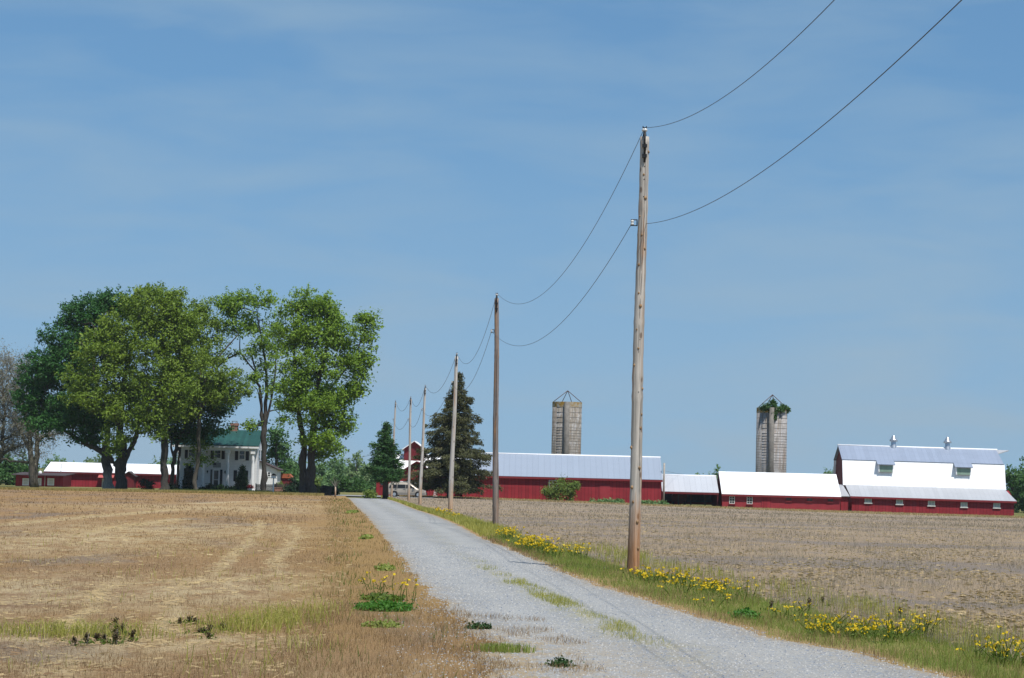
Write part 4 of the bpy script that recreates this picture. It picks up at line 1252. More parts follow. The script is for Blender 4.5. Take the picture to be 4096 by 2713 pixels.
# --- open machine shed
fr = Frame(2648, 2872, 2033, 286)
root = empty('open_shed', fr.o, 'low open fronted shed with dark bays and pale metal roof', 'shed')
ze, zr = fr.Z(2760, 1968), fr.Z(2760, 1907, 4)
gable_barn(fr, root, 8, ze, zr, MT['red_dark'], MT['pale_roof2'], .3, .05, .1, MT['ridge'], MT['red_dark'], wall=False)
m = MB(); m.box(0, fr.W * .42, 7.9, 8.0, -.5, ze); m.box(fr.W * .42, fr.W, 7.9, 8.0, .16, ze); m.box(0, .1, 0, 7.9, -.5, ze); m.box(fr.W - .1, fr.W, 0, 7.9, -.5, ze)
m.build('wall', MT['red_dark'], root)
for px in (2661, 2718, 2768, 2825):
    x = fr.X(px); MB().box(x - .08, x + .08, 1.2, 1.36, -.5, ze - .05).build('post', MT['dark_roof'], root)
MB().box(0, fr.W, .0, .16, ze - .28, ze - .04).build('beam', MT['dark_roof'], root)
MB().box(.1, fr.W - .1, .4, 7.85, .02, .06).build('floor', plain('shed_floor', (.06, .05, .045), .95, .3), root)  # floor coloured dark to carry the shade in the bays
MB().box(0.1, fr.W - .1, 7.8, 7.88, .5, 1.7).build('bay_shade_panel', plain('shed_inside_shade', (.05, .055, .07), .9, .3), root)  # added dark bluish sheet, painted as the shade inside the shed
# wagon parked inside
b = on_ground(2716, 290)
root = empty('farm_wagon', b, 'dark covered farm wagon parked inside the open shed', 'wagon')
MB().prism([(-.95, .5), (.95, .5), (1.0, 1.3), (.75, 1.55), (-.75, 1.55), (-1.0, 1.3)], 'y', -1.2, 1.4).build('box', plain('wagon_red', (.07, .02, .018), .8, .3), root)
for sx in (-1, 1):
    for sy in (-.8, 1.0):
        MB().tube([(sx * .8 - .08, sy, .38), (sx * .8 + .08, sy, .38)], .38, 14).build('wheel', MT['black'], root)

# --- white roofed block barn
fr = Frame(2888, 3360, 2044, 285)
root = empty('white_roofed_barn', fr.o, 'red block barn with brilliant white roof between open shed and gambrel barn', 'barn')
ze, zr = fr.Z(3125, 1980), fr.Z(3125, 1896, 4.5)
gable_barn(fr, root, 9, ze, zr, MT['red_block'], MT['white_roof'], .3, .1, .1, None, MT['red_trim'])
for a, b_ in ((2917.5, 2940), (2988, 3011)):
    zc = 2000 + (a - 2917) * .022
    window(root, fr.X(a), fr.X(b_), fr.Z(a, zc + 15), fr.Z(a, zc - 16), 0, .08, MT['offwhite'], MT['glass'], (1, 2), True, MT['red_trim'])
for a, b_ in ((3145, 3167), (3228, 3250), (3311, 3334)):
    zc = 1995 + (a - 3145) * .022
    window(root, fr.X(a), fr.X(b_), fr.Z(a, zc + 8), fr.Z(a, zc - 8), 0, .06, MT['red_dark'], MT['glass'], (1, 0), True, MT['red_trim'])
dr = MB().box(fr.X(3047), fr.X(3086), -.07, -.01, .12, fr.Z(3066, 1987)).build('door', MT['red'], root)
MB().box(fr.X(3046), fr.X(3087), -.075, -.02, fr.Z(3066, 1987) + .005, fr.Z(3066, 1984)).build('track', MT['red_dark'], dr)
MB().box(fr.X(3042), fr.X(3102), -.9, -.02, -.3, .1).build('step', MT['wood'], root)

# connector
fr = Frame(3361.5, 3392, 2047, 287.5)
root = empty('connecting_shed', fr.o, 'narrow red link shed with grey roof between the two barns', 'shed')
m = MB(); W = fr.W; ze = fr.Z(3376, 1986)
MB().box(.02, W, 0, 6, -.5, ze - .02).build('wall', MT['red'], root)
MB().slab((.0, -.3, ze - .05), (W + .15, -.3, ze - .05), (W + .15, 6, fr.Z(3376, 1942, 6)), (.0, 6, fr.Z(3376, 1942, 6)), .1).build('roof', MT['lean_roof'], root)

# --- gambrel barn
fr = Frame(3406, 4056, 2060, 290)
root = empty('gambrel_barn', fr.o, 'big gambrel roofed red barn with two metal roof ventilators', 'barn', ry=R(.35))
W = fr.W
LT = 3.2                                   # lean-to depth
ze = fr.Z(3730, 1992)                      # lean-to eave
gx0, gx1 = fr.X(3370, LT), fr.X(4022, LT)
zlt = fr.Z(3700, 1948, LT)                 # lean-to roof meets steep roof
zbr = fr.Z(3700, 1849, LT + .9)            # gambrel break
zrd = fr.Z(3700, 1792, LT + 4.6)
D0, D1 = LT, LT + 9.2
YB = LT + .9; YR_ = LT + 4.6
MB().prism([(D0 + .05, -.6), (D1 - .05, -.6), (D1 - .05, zlt), (D1 - .95, zbr - .05), (YR_, zrd - .05), (YB + .05, zbr - .05), (D0 + .05, zlt)], 'x', gx0 + .3, gx1 - .3).build('wall', MT['red_dark'], root)  # shade on the gable end is put into this darker red
m = MB(); m.prism([(0, -.6), (LT - .02, -.6), (LT - .02, zlt - .1), (0, ze)], 'x', 0, W); m.build('lean_to_wall', MT['red'], root)
lr = MB().slab((-.25, -.35, ze - .12), (W + .25, -.35, ze - .12), (W - .6, LT - .02, zlt + .02), (gx0 + .3, LT - .02, zlt + .02), .09).build('lean_to_roof', MT['lean_roof'], root)
MB().box(-.24, W + .24, -.385, -.353, ze - .3, ze - .05).build('fascia', MT['red_trim'], lr)
m = MB(); m.slab((gx0, D0 - .15, zlt - .05), (gx1, D0 - .15, zlt - .05), (gx1, YB, zbr), (gx0, YB, zbr), .09)
m.slab((gx1, D1 + .15, zlt - .05), (gx0, D1 + .15, zlt - .05), (gx0, D1 - .9, zbr), (gx1, D1 - .9, zbr), .09)
steep = m.build('steep_roof', MT['white_roof'], root)
m = MB(); gr = gx1 + .0
m.slab((gx0 - .05, YB - .12, zbr + .02), (gr - .1, YB - .12, zbr + .02), (gr - .35, YR_, zrd), (gx0 - .05, YR_, zrd), .09)
m.slab((gr - .1, D1 - .78, zbr + .02), (gx0 - .05, D1 - .78, zbr + .02), (gx0 - .05, YR_ + .002, zrd), (gr - .35, YR_ + .002, zrd), .09)
ur = m.build('upper_roof', MT['grey_roof'], root)
MB().tube([(gx0 - .1, YR_, zrd + .1), ((gx0 + gx1) / 2, YR_, zrd + .08), (gx1 - .2, YR_, zrd + .1)], .13, 6).build('ridge_cap', MT['ridge'], ur)
# hay hood past the right gable
hx = fr.X(4031, YR_) - .25
m = MB(); hs = (zrd - zbr - .02) / (YR_ - YB + .12)
m.add([(gx1 - .42, YR_ - 1.0, zrd - 1.0 * hs + .05), (hx + .3, YR_, zrd + .09), (gx1 - .42, YR_ + 1.0, zrd - 1.0 * hs + .05), (gx1 - .42, YR_, zrd + .09),
       (gx1 - .42, YR_ - 1.0, zrd - 1.0 * hs - .05), (hx + .28, YR_, zrd - .02), (gx1 - .42, YR_ + 1.0, zrd - 1.0 * hs - .05)],
      [(0, 1, 3), (3, 1, 2), (0, 4, 5, 1), (1, 5, 6, 2), (4, 6, 5)])
m.build('hay_hood', MT['lean_roof'], root)
for a, b_, pt, pb in ((3512, 3571, 1859, 1888), (3822, 3882, 1868, 1897)):
    xa, xb = fr.X(a, LT), fr.X(b_, LT)
    pm = (a + b_) / 2
    z1, z0 = fr.Z(pm, pt, LT), fr.Z(pm, pb, LT)
    dm = MB(); yf = D0 - .1
    dm.box(xa, xa + .12, yf, YB + .3, z0, z1); dm.box(xb - .12, xb, yf, YB + .3, z0, z1); dm.box(xa + .12, xb - .12, yf + .1, yf + .2, z0, z1)
    dd = dm.build('dormer', MT['white'], root)
    MB().box(xa + .12, xb - .12, yf + .04, yf + .09, z0 + .02, z1 - .1).build('louver', MT['louver'], dd)
    MB().slab((xa - .2, yf - .25, z1 - .02), (xb + .2, yf - .25, z1 - .02), (xb + .2, YB + .15, zbr + .16), (xa - .2, YB + .15, zbr + .16), .08).build('dormer_roof', MT['grey_roof'], dd)
for px in (3570, 3786):
    x = fr.X(px, YR_)
    v = MB().lathe([(.55, zrd - .5), (.45, zrd + .15), (.33, zrd + .35), (.33, zrd + .95)], 20, (x, YR_)).build('ventilator', MT['galv'], root)
    MB().lathe([(.33, zrd + .8), (.52, zrd + .82), (.53, zrd + 1.1), (.45, zrd + 1.12), (.33, zrd + 1.11)], 20, (x, YR_)).build('collar', MT['galv'], v)
    MB().lathe([(.44, zrd + 1.1), (.36, zrd + 1.25), (.21, zrd + 1.55), (.1, zrd + 1.68), (.0, zrd + 1.75)], 20, (x, YR_)).build('cap', MT['galv'], v)
    MB().slab((x - .55, YR_ - 1.0, zrd - .73), (x + .55, YR_ - 1.0, zrd - .73), (x + .45, YR_ - .0, zrd + .13), (x - .45, YR_ - .0, zrd + .13), .03).build('flashing', MT['ridge'], v)
for a, b_, zc in ((3459, 3487, 2001), (3585, 3612, 2006), (3712, 3740, 2011), (3843, 3870, 2016), (3974, 4001, 2018)):
    zc -= (a - 3730) * .0
    window(root, fr.X(a), fr.X(b_), fr.Z(a, zc + 9), fr.Z(a, zc - 9), 0, .09, MT['offwhite'], MT['dusty_pane'], (1, 0), True, MT['offwhite'])

# --- silos
def silo(px, pyt, d, wpx, mat, apex, label, chute_off, rim=True):
    b = on_ground(px, d); k = d / F
    x = P(px, pyt, d)[0]
    b[0] = x
    root = empty('silo', b, label, 'silo', 'concrete stave silos', ry=R(.0))
    H = P(px, pyt, d)[2] - b[2]; r = wpx * k / 2
    MB().lathe([(r, -.4), (r, H), (r - .16, H), (r - .16, H - 3.0)], 48).build('wall', mat, root)
    MB().lathe([(r - .17, H - 1.5), (.01, H - 1.5)], 32).build('fill', MT['dim'], root)
    MB().lathe([(r + .012, H - .75), (r + .014, H - .02)], 48).build('rim', MT['lichen'], root)
    z = H - .75; gap = .72; i = 0
    bm = MB()
    while z > .2 and i < 60:
        bm.lathe([(r + .004, z - .025), (r + .03, z), (r + .004, z + .025)], 40)
        i += 1
        gap = .72 if i < 5 else .38 if i < 16 else .26
        z -= gap
    bm.build('hoops', MT['band'], root)
    cx = chute_off * k
    cyy = -math.sqrt(max(r * r - cx * cx, .1))
    MB().tube([(cx, cyy - .12, .3), (cx, cyy - .12, H * .5), (cx, cyy - .12, H - .02)], .38, 12).build('chute', MT['chute'], root)
    ap = P(apex[0], apex[1], d) - b
    f = MB()
    for a in (200, 340, 70, 110):
        f.tube([(r * math.cos(R(a)), r * math.sin(R(a)), H), tuple(ap)], .05, 5)
    f.build('roof_frame', MT['rust'], root)
    return root, b, H, r


silo(2269, 1609, 306, 118, MT['silo_tan'], (2271, 1563), 'tan stave silo with bare top behind the long barn', -2)
root, b, H, r = silo(3088, 1632, 306, 122, MT['silo_grey'], (3090, 1579), 'grey rust streaked silo with green vine on its top', -8)
cc = []
for px, py, rx, ry, dy in [(3060, 1626, 22, 10, -2), (3095, 1628, 30, 14, -2.1), (3094, 1610, 12, 12, -1), (3130, 1628, 16, 8, -1.6), (3150, 1635, 8, 10, -.8), (3095, 1650, 10, 18, -2.2), (3097, 1665, 4, 8, -2.2), (3070, 1632, 16, 10, -2), (3120, 1636, 12, 8, -2)]:
    cc.append(lobe_centres(P(px, py, 306 + dy) - b, np.array([rx, rx * .5, ry]) * 306 / F, 22, .25, .2))
o = np_mesh('vine', leaf_cloud(np.vstack(cc), 22, .14, .13, .6, .9, .1) + b[None], 4, L['vine'])
tag(o, 'leafy green vine spilling over the rim of the grey silo', 'vine')

# --- left white roofed barn
fr = Frame(182, 720, 1964, 330)
root = empty('left_barn', fr.o, 'long low red barn with white roof behind the shade trees', 'barn')
root.name = 'long_shed'
ze, zr = fr.Z(440, 1892), fr.Z(440, 1857, 4.5)
gable_barn(fr, root, 9, ze, zr, MT['red_left'], MT['white_roof'], .4, .3, .1, None, MT['red_dark'])
x0_, x1_ = fr.X(396), fr.X(458)
MB().slab((x0_, -1.3, fr.Z(420, 1913)), (x1_, -1.3, fr.Z(420, 1913)), (x1_, -.02, fr.Z(420, 1898)), (x0_, -.02, fr.Z(420, 1898)), .08).build('awning', plain('faded_red_awning', (.42, .1, .09), .6, .1), root)
MB().box(fr.X(407), fr.X(424), -.06, 0, .05, fr.Z(415, 1915)).build('door', MT['offwhite'], root)
xa, xb = fr.X(502), fr.X(545); xm = (xa + xb) / 2
pg = MB().prism([(xa, -.4), (xb, -.4), (xb, fr.Z(520, 1900)), (xm, fr.Z(520, 1886)), (xa, fr.Z(520, 1900))], 'y', -2.2, -.01).build('porch', MT['red_dark'], root)
m = MB(); zt, zs = fr.Z(520, 1886), fr.Z(520, 1900)
m.slab((xa - .3, -2.5, zs - .2), (xm, -2.5, zt + .02), (xm, .5, zt + .02), (xa - .3, .5, zs - .2), -.08); m.slab((xb + .3, .5, zs - .2), (xm + .002, .5, zt + .02), (xm + .002, -2.5, zt + .02), (xb + .3, -2.5, zs - .2), -.08)
m.build('porch_roof', MT['dark_roof'], pg)
b = P(238, 1892, 325)
root = empty('mast', (b[0], b[1] + 1, gz1(b[0], 326)), 'thin metal mast rising before the white roof at far left', 'mast')
MB().tube([(0, 0, -.3), (0, 0, 3), (0, 0, P(238, 1855, 326)[2] - gz1(b[0], 326))], .05, 6).build('tube', MT['wood'], root)

fr = Frame(61, 251, 1955, 320)
root = empty('low_shed', fr.o, 'small red shed with flat dark roof and three pale windows', 'shed')
ze = fr.Z(150, 1900)
MB().box(0, fr.W, 0, 6, -.5, ze).build('wall', MT['red_left'], root)
m = MB(); m.slab((-.5, -.9, ze - .1), (fr.W + .5, -.9, ze - .1), (fr.W + .5, 6.3, ze + .25), (-.5, 6.3, ze + .25), .1); m.build('roof', MT['dark_roof'], root)
for a, b_ in ((89, 115), (150, 165), (189, 216)):
    window(root, fr.X(a), fr.X(b_), fr.Z(a, 1942), fr.Z(a, 1913), 0, .14, MT['white'], MT['offwhite'], (0, 1))
x = fr.X(179); MB().tube([(x, -.08, 0), (x, -.08, 1), (x, -.08, ze)], .05, 6).build('downspout', MT['offwhite'], root)
b = P(161, 1893, 324)
root = empty('tank', b, 'small white domed vent on the low shed roof', 'vent')
MB().lathe([(.25, -.15), (.25, .15), (.2, .28), (.0, .36)], 14).build('dome', MT['white'], root)

# --- farmhouse
fr = Frame(708, 1025, 1960, 290)
root = empty('farmhouse', fr.o, 'white two storey farmhouse with green roof and tall porch columns', 'house')
W = fr.W; PD = 2.0                        # porch depth; front wall at y = PD
def hx(zx, dy=PD): return fr.X(640 + zx / 4.481, dy)
def hzv(zy, zx=1100, dy=PD): return fr.Z(640 + zx / 4.481, 1650 + zy / 4.481, dy)
zeave = hzv(640, 1200, 0); zrg = hzv(322, 1200, 5.5)
xl, xr = hx(300), hx(1725)
MB().box(xl, xr, PD, PD + 8.0, -.6, zeave + .1).build('wall', MT['siding'], root)
g = MB()
for a in (xl, xr - .12):
    g.prism([(0.2, zeave + .105), (PD + 8, zeave + .105), (5.2, zrg - .12)], 'x', a, a + .12)
g.build('gable', MT['siding'], root)
m = MB()
xa, xb = xl - .45, xr + .45
m.slab((xa, -.4, zeave + .3), (xb, -.4, zeave + .3), (xb, 5.2, zrg), (xa, 5.2, zrg), .09)
m.slab((xb, 10.8, zeave + .3), (xa, 10.8, zeave + .3), (xa, 5.202, zrg), (xb, 5.202, zrg), .09)
rf = m.build('roof', MT['green_roof'], root)
MB().box(xa, xb, -.38, -.1, zeave + .02, zeave + .28).build('cornice', MT['white'], rf)
MB().box(xl, xr, -.095, .25, zeave - .35, zeave + .25).build('beam', MT['white'], root)
MB().box(xl, xr, .25, PD - .01, zeave + .02, zeave + .08).build('porch_ceiling', MT['white'], root)
MB().box(xl - .2, xr + .2, -.35, PD - .01, -.6, .08).build('porch_floor', MT['offwhite'], root)
for zx in (318, 752, 1198, 1650):
    x = hx(zx, .1)
    c = MB().lathe([(.24, .3), (.23, 2.5), (.2, zeave - .7)], 18, (x, .1)).build('column', MT['white'], root)
    MB().box(x - .32, x + .32, -.22, .42, .08, .3).build('plinth', MT['white'], c)
    MB().box(x - .3, x + .3, -.2, .4, zeave - .7, zeave - .36).build('capital', MT['white'], c)
ch = MB(); xc0, xc1 = fr.X(640 + 1242 / 4.481, 5.2), fr.X(640 + 1362 / 4.481, 5.2)
zc = fr.Z(915, 1650 + 190 / 4.481, 5.2)
ch.box(xc0, xc1, 4.7, 5.7, zrg - .8, zc - .35); ch.box(xc0 - .08, xc1 + .08, 4.62, 5.78, zc - .35, zc - .02)
chm = ch.build('chimney', MT['brick'], rf)
m = MB(); m.box(xc0 + .1, xc1 - .1, 4.75, 5.65, zc + .22, zc + .28)
for x in (xc0 + .14, xc1 - .14):
    for y in (4.8, 5.6): m.box(x - .03, x + .03, y - .03, y + .03, zc - .02, zc + .22)
m.build('chimney_cap', MT['galv'], chm)


def house_window(zx0, zx1, zy0, zy1, sh):
    w_ = window(root, hx(zx0), hx(zx1), hzv(zy1), hzv(zy0), PD, .12, MT['white'], MT['glass'], (0, 1))
    for a, b_ in sh:
        MB().box(hx(a), hx(b_), PD - .05, PD - .004, hzv(zy1 + 6), hzv(zy0 - 4)).build('shutter', MT['shutter'], root)


house_window(483, 628, 645, 828, ((425, 478), (634, 688)))
house_window(950, 1080, 652, 832, ((890, 946), (1086, 1142)))
house_window(1390, 1512, 660, 845, ((1324, 1385), (1518, 1578)))
house_window(480, 610, 1020, 1215, ((420, 476), (616, 668)))
house_window(1380, 1508, 1035, 1222, ((1312, 1372), (1514, 1570)))
d0 = window(root, hx(935), hx(1062), .1, hzv(1022), PD, .16, MT['white'], MT['glass'], (0, 1), name='door')
for a, b_ in ((897, 930), (1068, 1112)):
    window(root, hx(a), hx(b_), .1, hzv(1026), PD, .06, MT['shutter'], MT['glass'], (0, 2), name='sidelight')
for zx in (845, 1160):
    m = MB(); x = hx(zx); z = hzv(1070); m.box(x - .09, x + .09, PD - .22, PD - .06, z - .1, z + .15); m.box(x - .03, x + .03, PD - .08, PD, z - .22, z + .22); m.build('lantern', MT['black'], root)
# flag plaque
xa, xb, za, zb_ = hx(938), hx(1080), hzv(988), hzv(902)
fp = MB().box(xa, xb, PD - .06, PD - .004, za, zb_).build('flag_plaque', plain('plaque_pale', (.42, .42, .42), .7, .1), root)
m = MB(); hh = (zb_ - za) / 13
for i in range(0, 13, 2):
    xs = xa + (xb - xa) * .42 if i >= 6 else xa + .02
    m.box(xs, xb - .02, PD - .066, PD - .0615, za + hh * i + .01, za + hh * (i + 1))
m.box(xa + .02, xa + (xb - xa) * .41, PD - .066, PD - .0615, za + hh * 6, zb_ - .02)
m.build('stripes', plain('plaque_dark', (.04, .035, .04), .7, .2), fp)
# side windows on the right gable wall and the side wing
for y in (PD + 2.2, PD + 4.8):
    MB().box(xr + .003, xr + .05, y - .5, y + .5, hzv(835), hzv(660)).build('side_window', MT['glass'], root)
wx0, wx1 = xr + .01, fr.X(640 + 2095 / 4.481, 5)
zw0, zw1 = hzv(880, 1750, 5), hzv(1020, 2100, 5)
wing = MB().prism([(wx0, -.6), (wx1, -.6), (wx1, zw1 - .08), (wx0, zw0 - .08)], 'y', 5.0, 9.5).build('side_wing', MT['siding'], root)
sl = (zw1 - zw0) / (wx1 - wx0)
MB().slab((wx0, 4.6, zw0), (wx1 + .4, 4.6, zw1 + sl * .4), (wx1 + .4, 9.8, zw1 + sl * .4), (wx0, 9.8, zw0), .1).build('wing_roof', MT['dark_roof'], wing)
window(wing, fr.X(640 + 1915 / 4.481, 5), fr.X(640 + 1980 / 4.481, 5), hzv(1160, 1950, 5), hzv(1062, 1950, 5), 5, .09, MT['white'], MT['glass'], (0, 1))
MB().box(fr.X(640 + 2030 / 4.481, 5), fr.X(640 + 2075 / 4.481, 5), 4.95, 5.0, .1, 2.2).build('side_door', MT['white'], wing)


def cone_shrub(px, pyt, d, wpx, leaf, label, group=None):
    b = on_ground(px, d); k = d / F
    H = P(px, pyt, d)[2] - b[2]; r = wpx * k / 2
    c = []
    for f in np.linspace(.05, .97, 16):
        rr = r * min(1.0, 1.25 * (1 - f) ** .75)
        n = int(6 + 14 * (1 - f))
        a = rng.uniform(0, 6.28, n)
        c.append(np.stack([np.cos(a) * rr * .8, np.sin(a) * rr * .8, np.full(n, H * f)], -1))
    c = np.vstack(c) + rng.normal(0, .06, (sum(len(q) for q in c), 3))
    return bush_cloud('arborvitae', b, c, 26, .16, .11, leaf, label, 'shrub', [((0, 0, -.1), (0, 0, H * .7), .07, .02)], group, 1.0)


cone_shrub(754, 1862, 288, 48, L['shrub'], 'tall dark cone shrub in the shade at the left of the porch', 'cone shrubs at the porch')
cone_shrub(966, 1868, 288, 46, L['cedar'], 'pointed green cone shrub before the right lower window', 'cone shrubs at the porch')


def mound(px, d, wpx, hpx, leaf, label, name='bush', group=None, cat='bush', n=40, dw=.7):
    b = on_ground(px, d); k = d / F
    c = lobe_centres(np.array([0, 0, hpx * k * .35]), np.array([wpx * k / 2, wpx * k / 2 * dw, hpx * k * .6]), n, .3, .3)
    c[:, 2] = np.maximum(c[:, 2], .08)
    return bush_cloud(name, b, c, 24, .2, .14, leaf, label, cat, None, group)


BG = 'bushes around the farmhouse'
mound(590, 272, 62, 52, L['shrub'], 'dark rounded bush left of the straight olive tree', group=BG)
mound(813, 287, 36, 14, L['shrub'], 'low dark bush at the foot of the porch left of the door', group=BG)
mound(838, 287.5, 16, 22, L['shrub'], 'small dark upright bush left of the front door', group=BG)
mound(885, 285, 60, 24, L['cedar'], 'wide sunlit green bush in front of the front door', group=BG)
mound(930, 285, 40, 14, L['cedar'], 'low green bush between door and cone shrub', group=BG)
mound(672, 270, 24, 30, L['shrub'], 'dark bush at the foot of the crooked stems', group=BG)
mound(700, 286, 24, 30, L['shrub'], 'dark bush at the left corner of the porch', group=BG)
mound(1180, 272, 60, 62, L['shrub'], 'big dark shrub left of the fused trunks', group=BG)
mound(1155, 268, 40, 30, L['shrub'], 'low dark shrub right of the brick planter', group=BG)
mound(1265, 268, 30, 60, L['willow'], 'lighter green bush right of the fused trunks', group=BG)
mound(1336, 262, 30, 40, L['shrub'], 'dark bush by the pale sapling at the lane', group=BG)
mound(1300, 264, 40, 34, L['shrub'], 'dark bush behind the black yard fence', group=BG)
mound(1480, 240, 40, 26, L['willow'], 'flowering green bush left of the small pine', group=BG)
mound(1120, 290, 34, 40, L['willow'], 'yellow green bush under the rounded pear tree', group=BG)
for px, w, h_ in ((2410, 90, 18), (2470, 60, 15), (2590, 60, 16), (2645, 44, 17), (2550, 50, 12)):
    mound(px, 276, w, h_, L['far'], {2410: 'widest green weed clump along the long barn wall', 2470: 'green weed clump left of the nearest pole', 2590: 'green weed clump just right of the nearest pole', 2645: 'green weed clump at the corner of the open shed', 2550: 'green weed clump behind the nearest pole'}[px], 'weed_clump', 'weeds along the long barn', 'weeds', 26, .5)
# red flowers in pot by the porch column, brick planter, small outbuilding, fence, bird feeder, sapling
b = on_ground(999, 287)
root = empty('flower_pot', b, 'red flowers in a pot at the foot of the right porch column', 'flower pot')
MB().lathe([(.2, 0), (.3, .45), (.27, .45), (.2, .2)], 14).build('pot', MT['offwhite'], root)
np_mesh('flowers', leaf_cloud(lobe_centres(np.array([0, 0, .65]), np.array([.4, .4, .25]), 20), 16, .1, .08), 4, leaf_mat('petal_red', (.25, .01, .015), (.4, .02, .025), None, .2), root)
b = on_ground(1119, 276)
root = empty('brick_planter', b, 'low red brick planter in the shade beside the side wing', 'planter')
m = MB(); m.box(-.65, .65, -.4, .4, -.2, .62); m.box(-.7, .7, -.45, .45, .62, .7); m.build('bricks', MT['brick'], root)
b = on_ground(1140, 300)
root = empty('garden_shed', b, 'small dark garden shed with rust orange gable behind the side wing', 'shed')
MB().box(-.9, .9, 0, 2, -.2, 1.9).build('wall', MT['red_dark'], root)
MB().prism([(-1.1, 1.9), (1.1, 1.9), (.5, 2.5), (-.5, 2.5)], 'y', -.2, 2.2).build('roof', plain('rust_roof', (.32, .09, .04), .8, .2), root)


def fence(a, b_, d, h, n, label, mat):
    A, B = on_ground(a, d), on_ground(b_, d)
    root = empty('picket_fence', A, label, 'fence')
    Lx = B[0] - A[0]; dz = B[2] - A[2]
    m = MB()
    for i in range(n + 1):
        f = i / n; x = Lx * f; z = dz * f
        m.prism([(x - .035, z - .05), (x + .035, z - .05), (x + .035, z + h - .08), (x, z + h), (x - .035, z + h - .08)], 'y', -.015, .015)
    m.build('pickets', mat, root)
    for zz in (.25, h - .3): MB().tube([(0, .03, zz), (Lx / 2, .03, zz + dz / 2), (Lx, .03, zz + dz)], .03, 5).build('rail', mat, root)
    for f in (0, .5, 1):
        MB().box(Lx * f - .06, Lx * f + .06, .03, .15, dz * f - .2, dz * f + h + .06).build('post', mat, root)


fence(1262, 1322, 258, 1.15, 18, 'black picket fence right of the fused trunks by the lane', MT['black'])
fence(1022, 1100, 280, 1.1, 26, 'black iron fence before the white side wing', MT['black'])
fence(1104, 1180, 279, 1.2, 22, 'dark shaded fence between side wing and fused trunks', MT['dark_roof'])
b = on_ground(1092, 259)
root = empty('bird_feeder', b, 'white bird feeder house on a white post before the side wing', 'bird feeder')
zt = P(1092, 1914, 259)[2] - b[2]
MB().box(-.07, .07, -.07, .07, -.3, zt).build('post', MT['white'], root)
MB().box(-.36, .36, -.3, .3, zt, zt + .06).build('tray', MT['wood'], root)
MB().box(-.26, .26, -.2, .2, zt + .06, zt + .36).build('house', MT['white'], root)
MB().prism([(-.38, zt + .36), (.38, zt + .36), (0, zt + .6)], 'y', -.3, .3).build('roof', MT['dark_roof'], root)
b = on_ground(1341, 226)
root = empty('sapling', b, 'bare sapling with pale wrapped stem at the left lane edge', 'sapling')
hp = P(1341, 1948, 226)[2] - b[2]
MB().tube([(0, 0, -.1), (.01, 0, hp * .5), (0, 0, hp)], [.09, .08, .07], 8).build('trunk', MT['pole_pale'], root)
m = MB()
for i in range(14):
    v = np.array([rng.normal(0, .25), rng.normal(0, .25), rng.uniform(.5, 1.0)])
    m.tube([(0, 0, hp * .95), tuple(v * .5 + [0, 0, hp]), tuple(v * 1.0 + [0, 0, hp])], [.02, .014, .008], 4, cap=False)
m.build('twigs', MT['twig'], root)

# ------------------------------------------------------------------ minivan (faces right)
b = on_ground(1627, 262)
van = empty('minivan', b, 'tan silver minivan parked by the red barns past the pole line', 'minivan', rz=R(-2))
paint = plain('champagne_paint', (.38, .33, .27), .35, .04, 2, .15, .5)
clad = plain('grey_cladding', (.2, .185, .165), .5, .08)
vglass = plain('van_glass', (.012, .013, .015), .35, .1, 2, 0, .25)
tyre = plain('tyre', (.018, .018, .02), .85, .2)
Lv = 4.75
prof = [(-2.33, .32), (-2.36, .62), (-2.33, 1.0), (-2.2, 1.5), (-2.08, 1.7), (-1.6, 1.77), (-.2, 1.79), (.35, 1.73), (.75, 1.5), (1.2, 1.15), (1.35, 1.06), (1.9, .95), (2.22, .82), (2.36, .6), (2.38, .4), (2.3, .28)]
def loft_body(prof, rows):
    """rows: (y, inset from the centre line of the roof)"""
    vs, fs = [], []
    n = len(prof)
    for y, kz, kx in rows:
        for x, z in prof:
            zz = .28 + (z - .28) * kz if z > 1.05 else z
            vs.append((x * kx, y, zz))
    for i in range(len(rows) - 1):
        for j in range(n):
            j2 = (j + 1) % n
            fs.append((i * n + j, i * n + j2, (i + 1) * n + j2, (i + 1) * n + j))
    fs.append(tuple(range(n - 1, -1, -1))); fs.append(tuple((len(rows) - 1) * n + j for j in range(n)))
    return vs, fs
vs, fs = loft_body(prof, [(-.93, .82, .985), (-.88, .93, 1), (-.72, .985, 1), (0, 1, 1.005), (.72, .985, 1), (.88, .93, 1), (.93, .82, .985)])
# tumble-home: sides above the belt lean in
vs = [(x, y * (1 - .16 * max(0, (z - 1.05) / .75)), z) for x, y, z in vs]
MB().add(vs, fs, 0, False).build('body', paint, van)
MB().box(-2.25, 2.25, -.945, -.90, .26, .55).build('side_skirt', clad, van)
def side_y(z): return -.93 * (1 - .16 * max(0, (z - 1.05) / .75)) - .012
def side_pane(poly, name):
    m = MB(); a = [(x, side_y(z) + .0, z) for x, z in poly]; n = len(poly)
    c = [(x, y + .03, z) for x, y, z in a]
    m.add(a + c, [tuple(range(n)), tuple(range(2 * n - 1, n - 1, -1))] + [(i, n + i, n + (i + 1) % n, (i + 1) % n) for i in range(n)]); return m.build(name, vglass, van)
side_pane([(-2.1, 1.08), (-1.15, 1.08), (-1.15, 1.5), (-1.9, 1.5)], 'rear_side_window')
side_pane([(-1.08, 1.08), (-.1, 1.08), (-.1, 1.51), (-1.08, 1.51)], 'sliding_door_window')
side_pane([(-.03, 1.08), (.95, 1.08), (.72, 1.3), (.42, 1.5), (-.03, 1.51)], 'front_door_window')
MB().slab((1.2, -.7, 1.17), (1.2, .7, 1.17), (.55, .6, 1.64), (.55, -.6, 1.64), .012).build('windshield', plain('windscreen', (.03, .035, .04), .35, .1, 2, 0, .3), van)
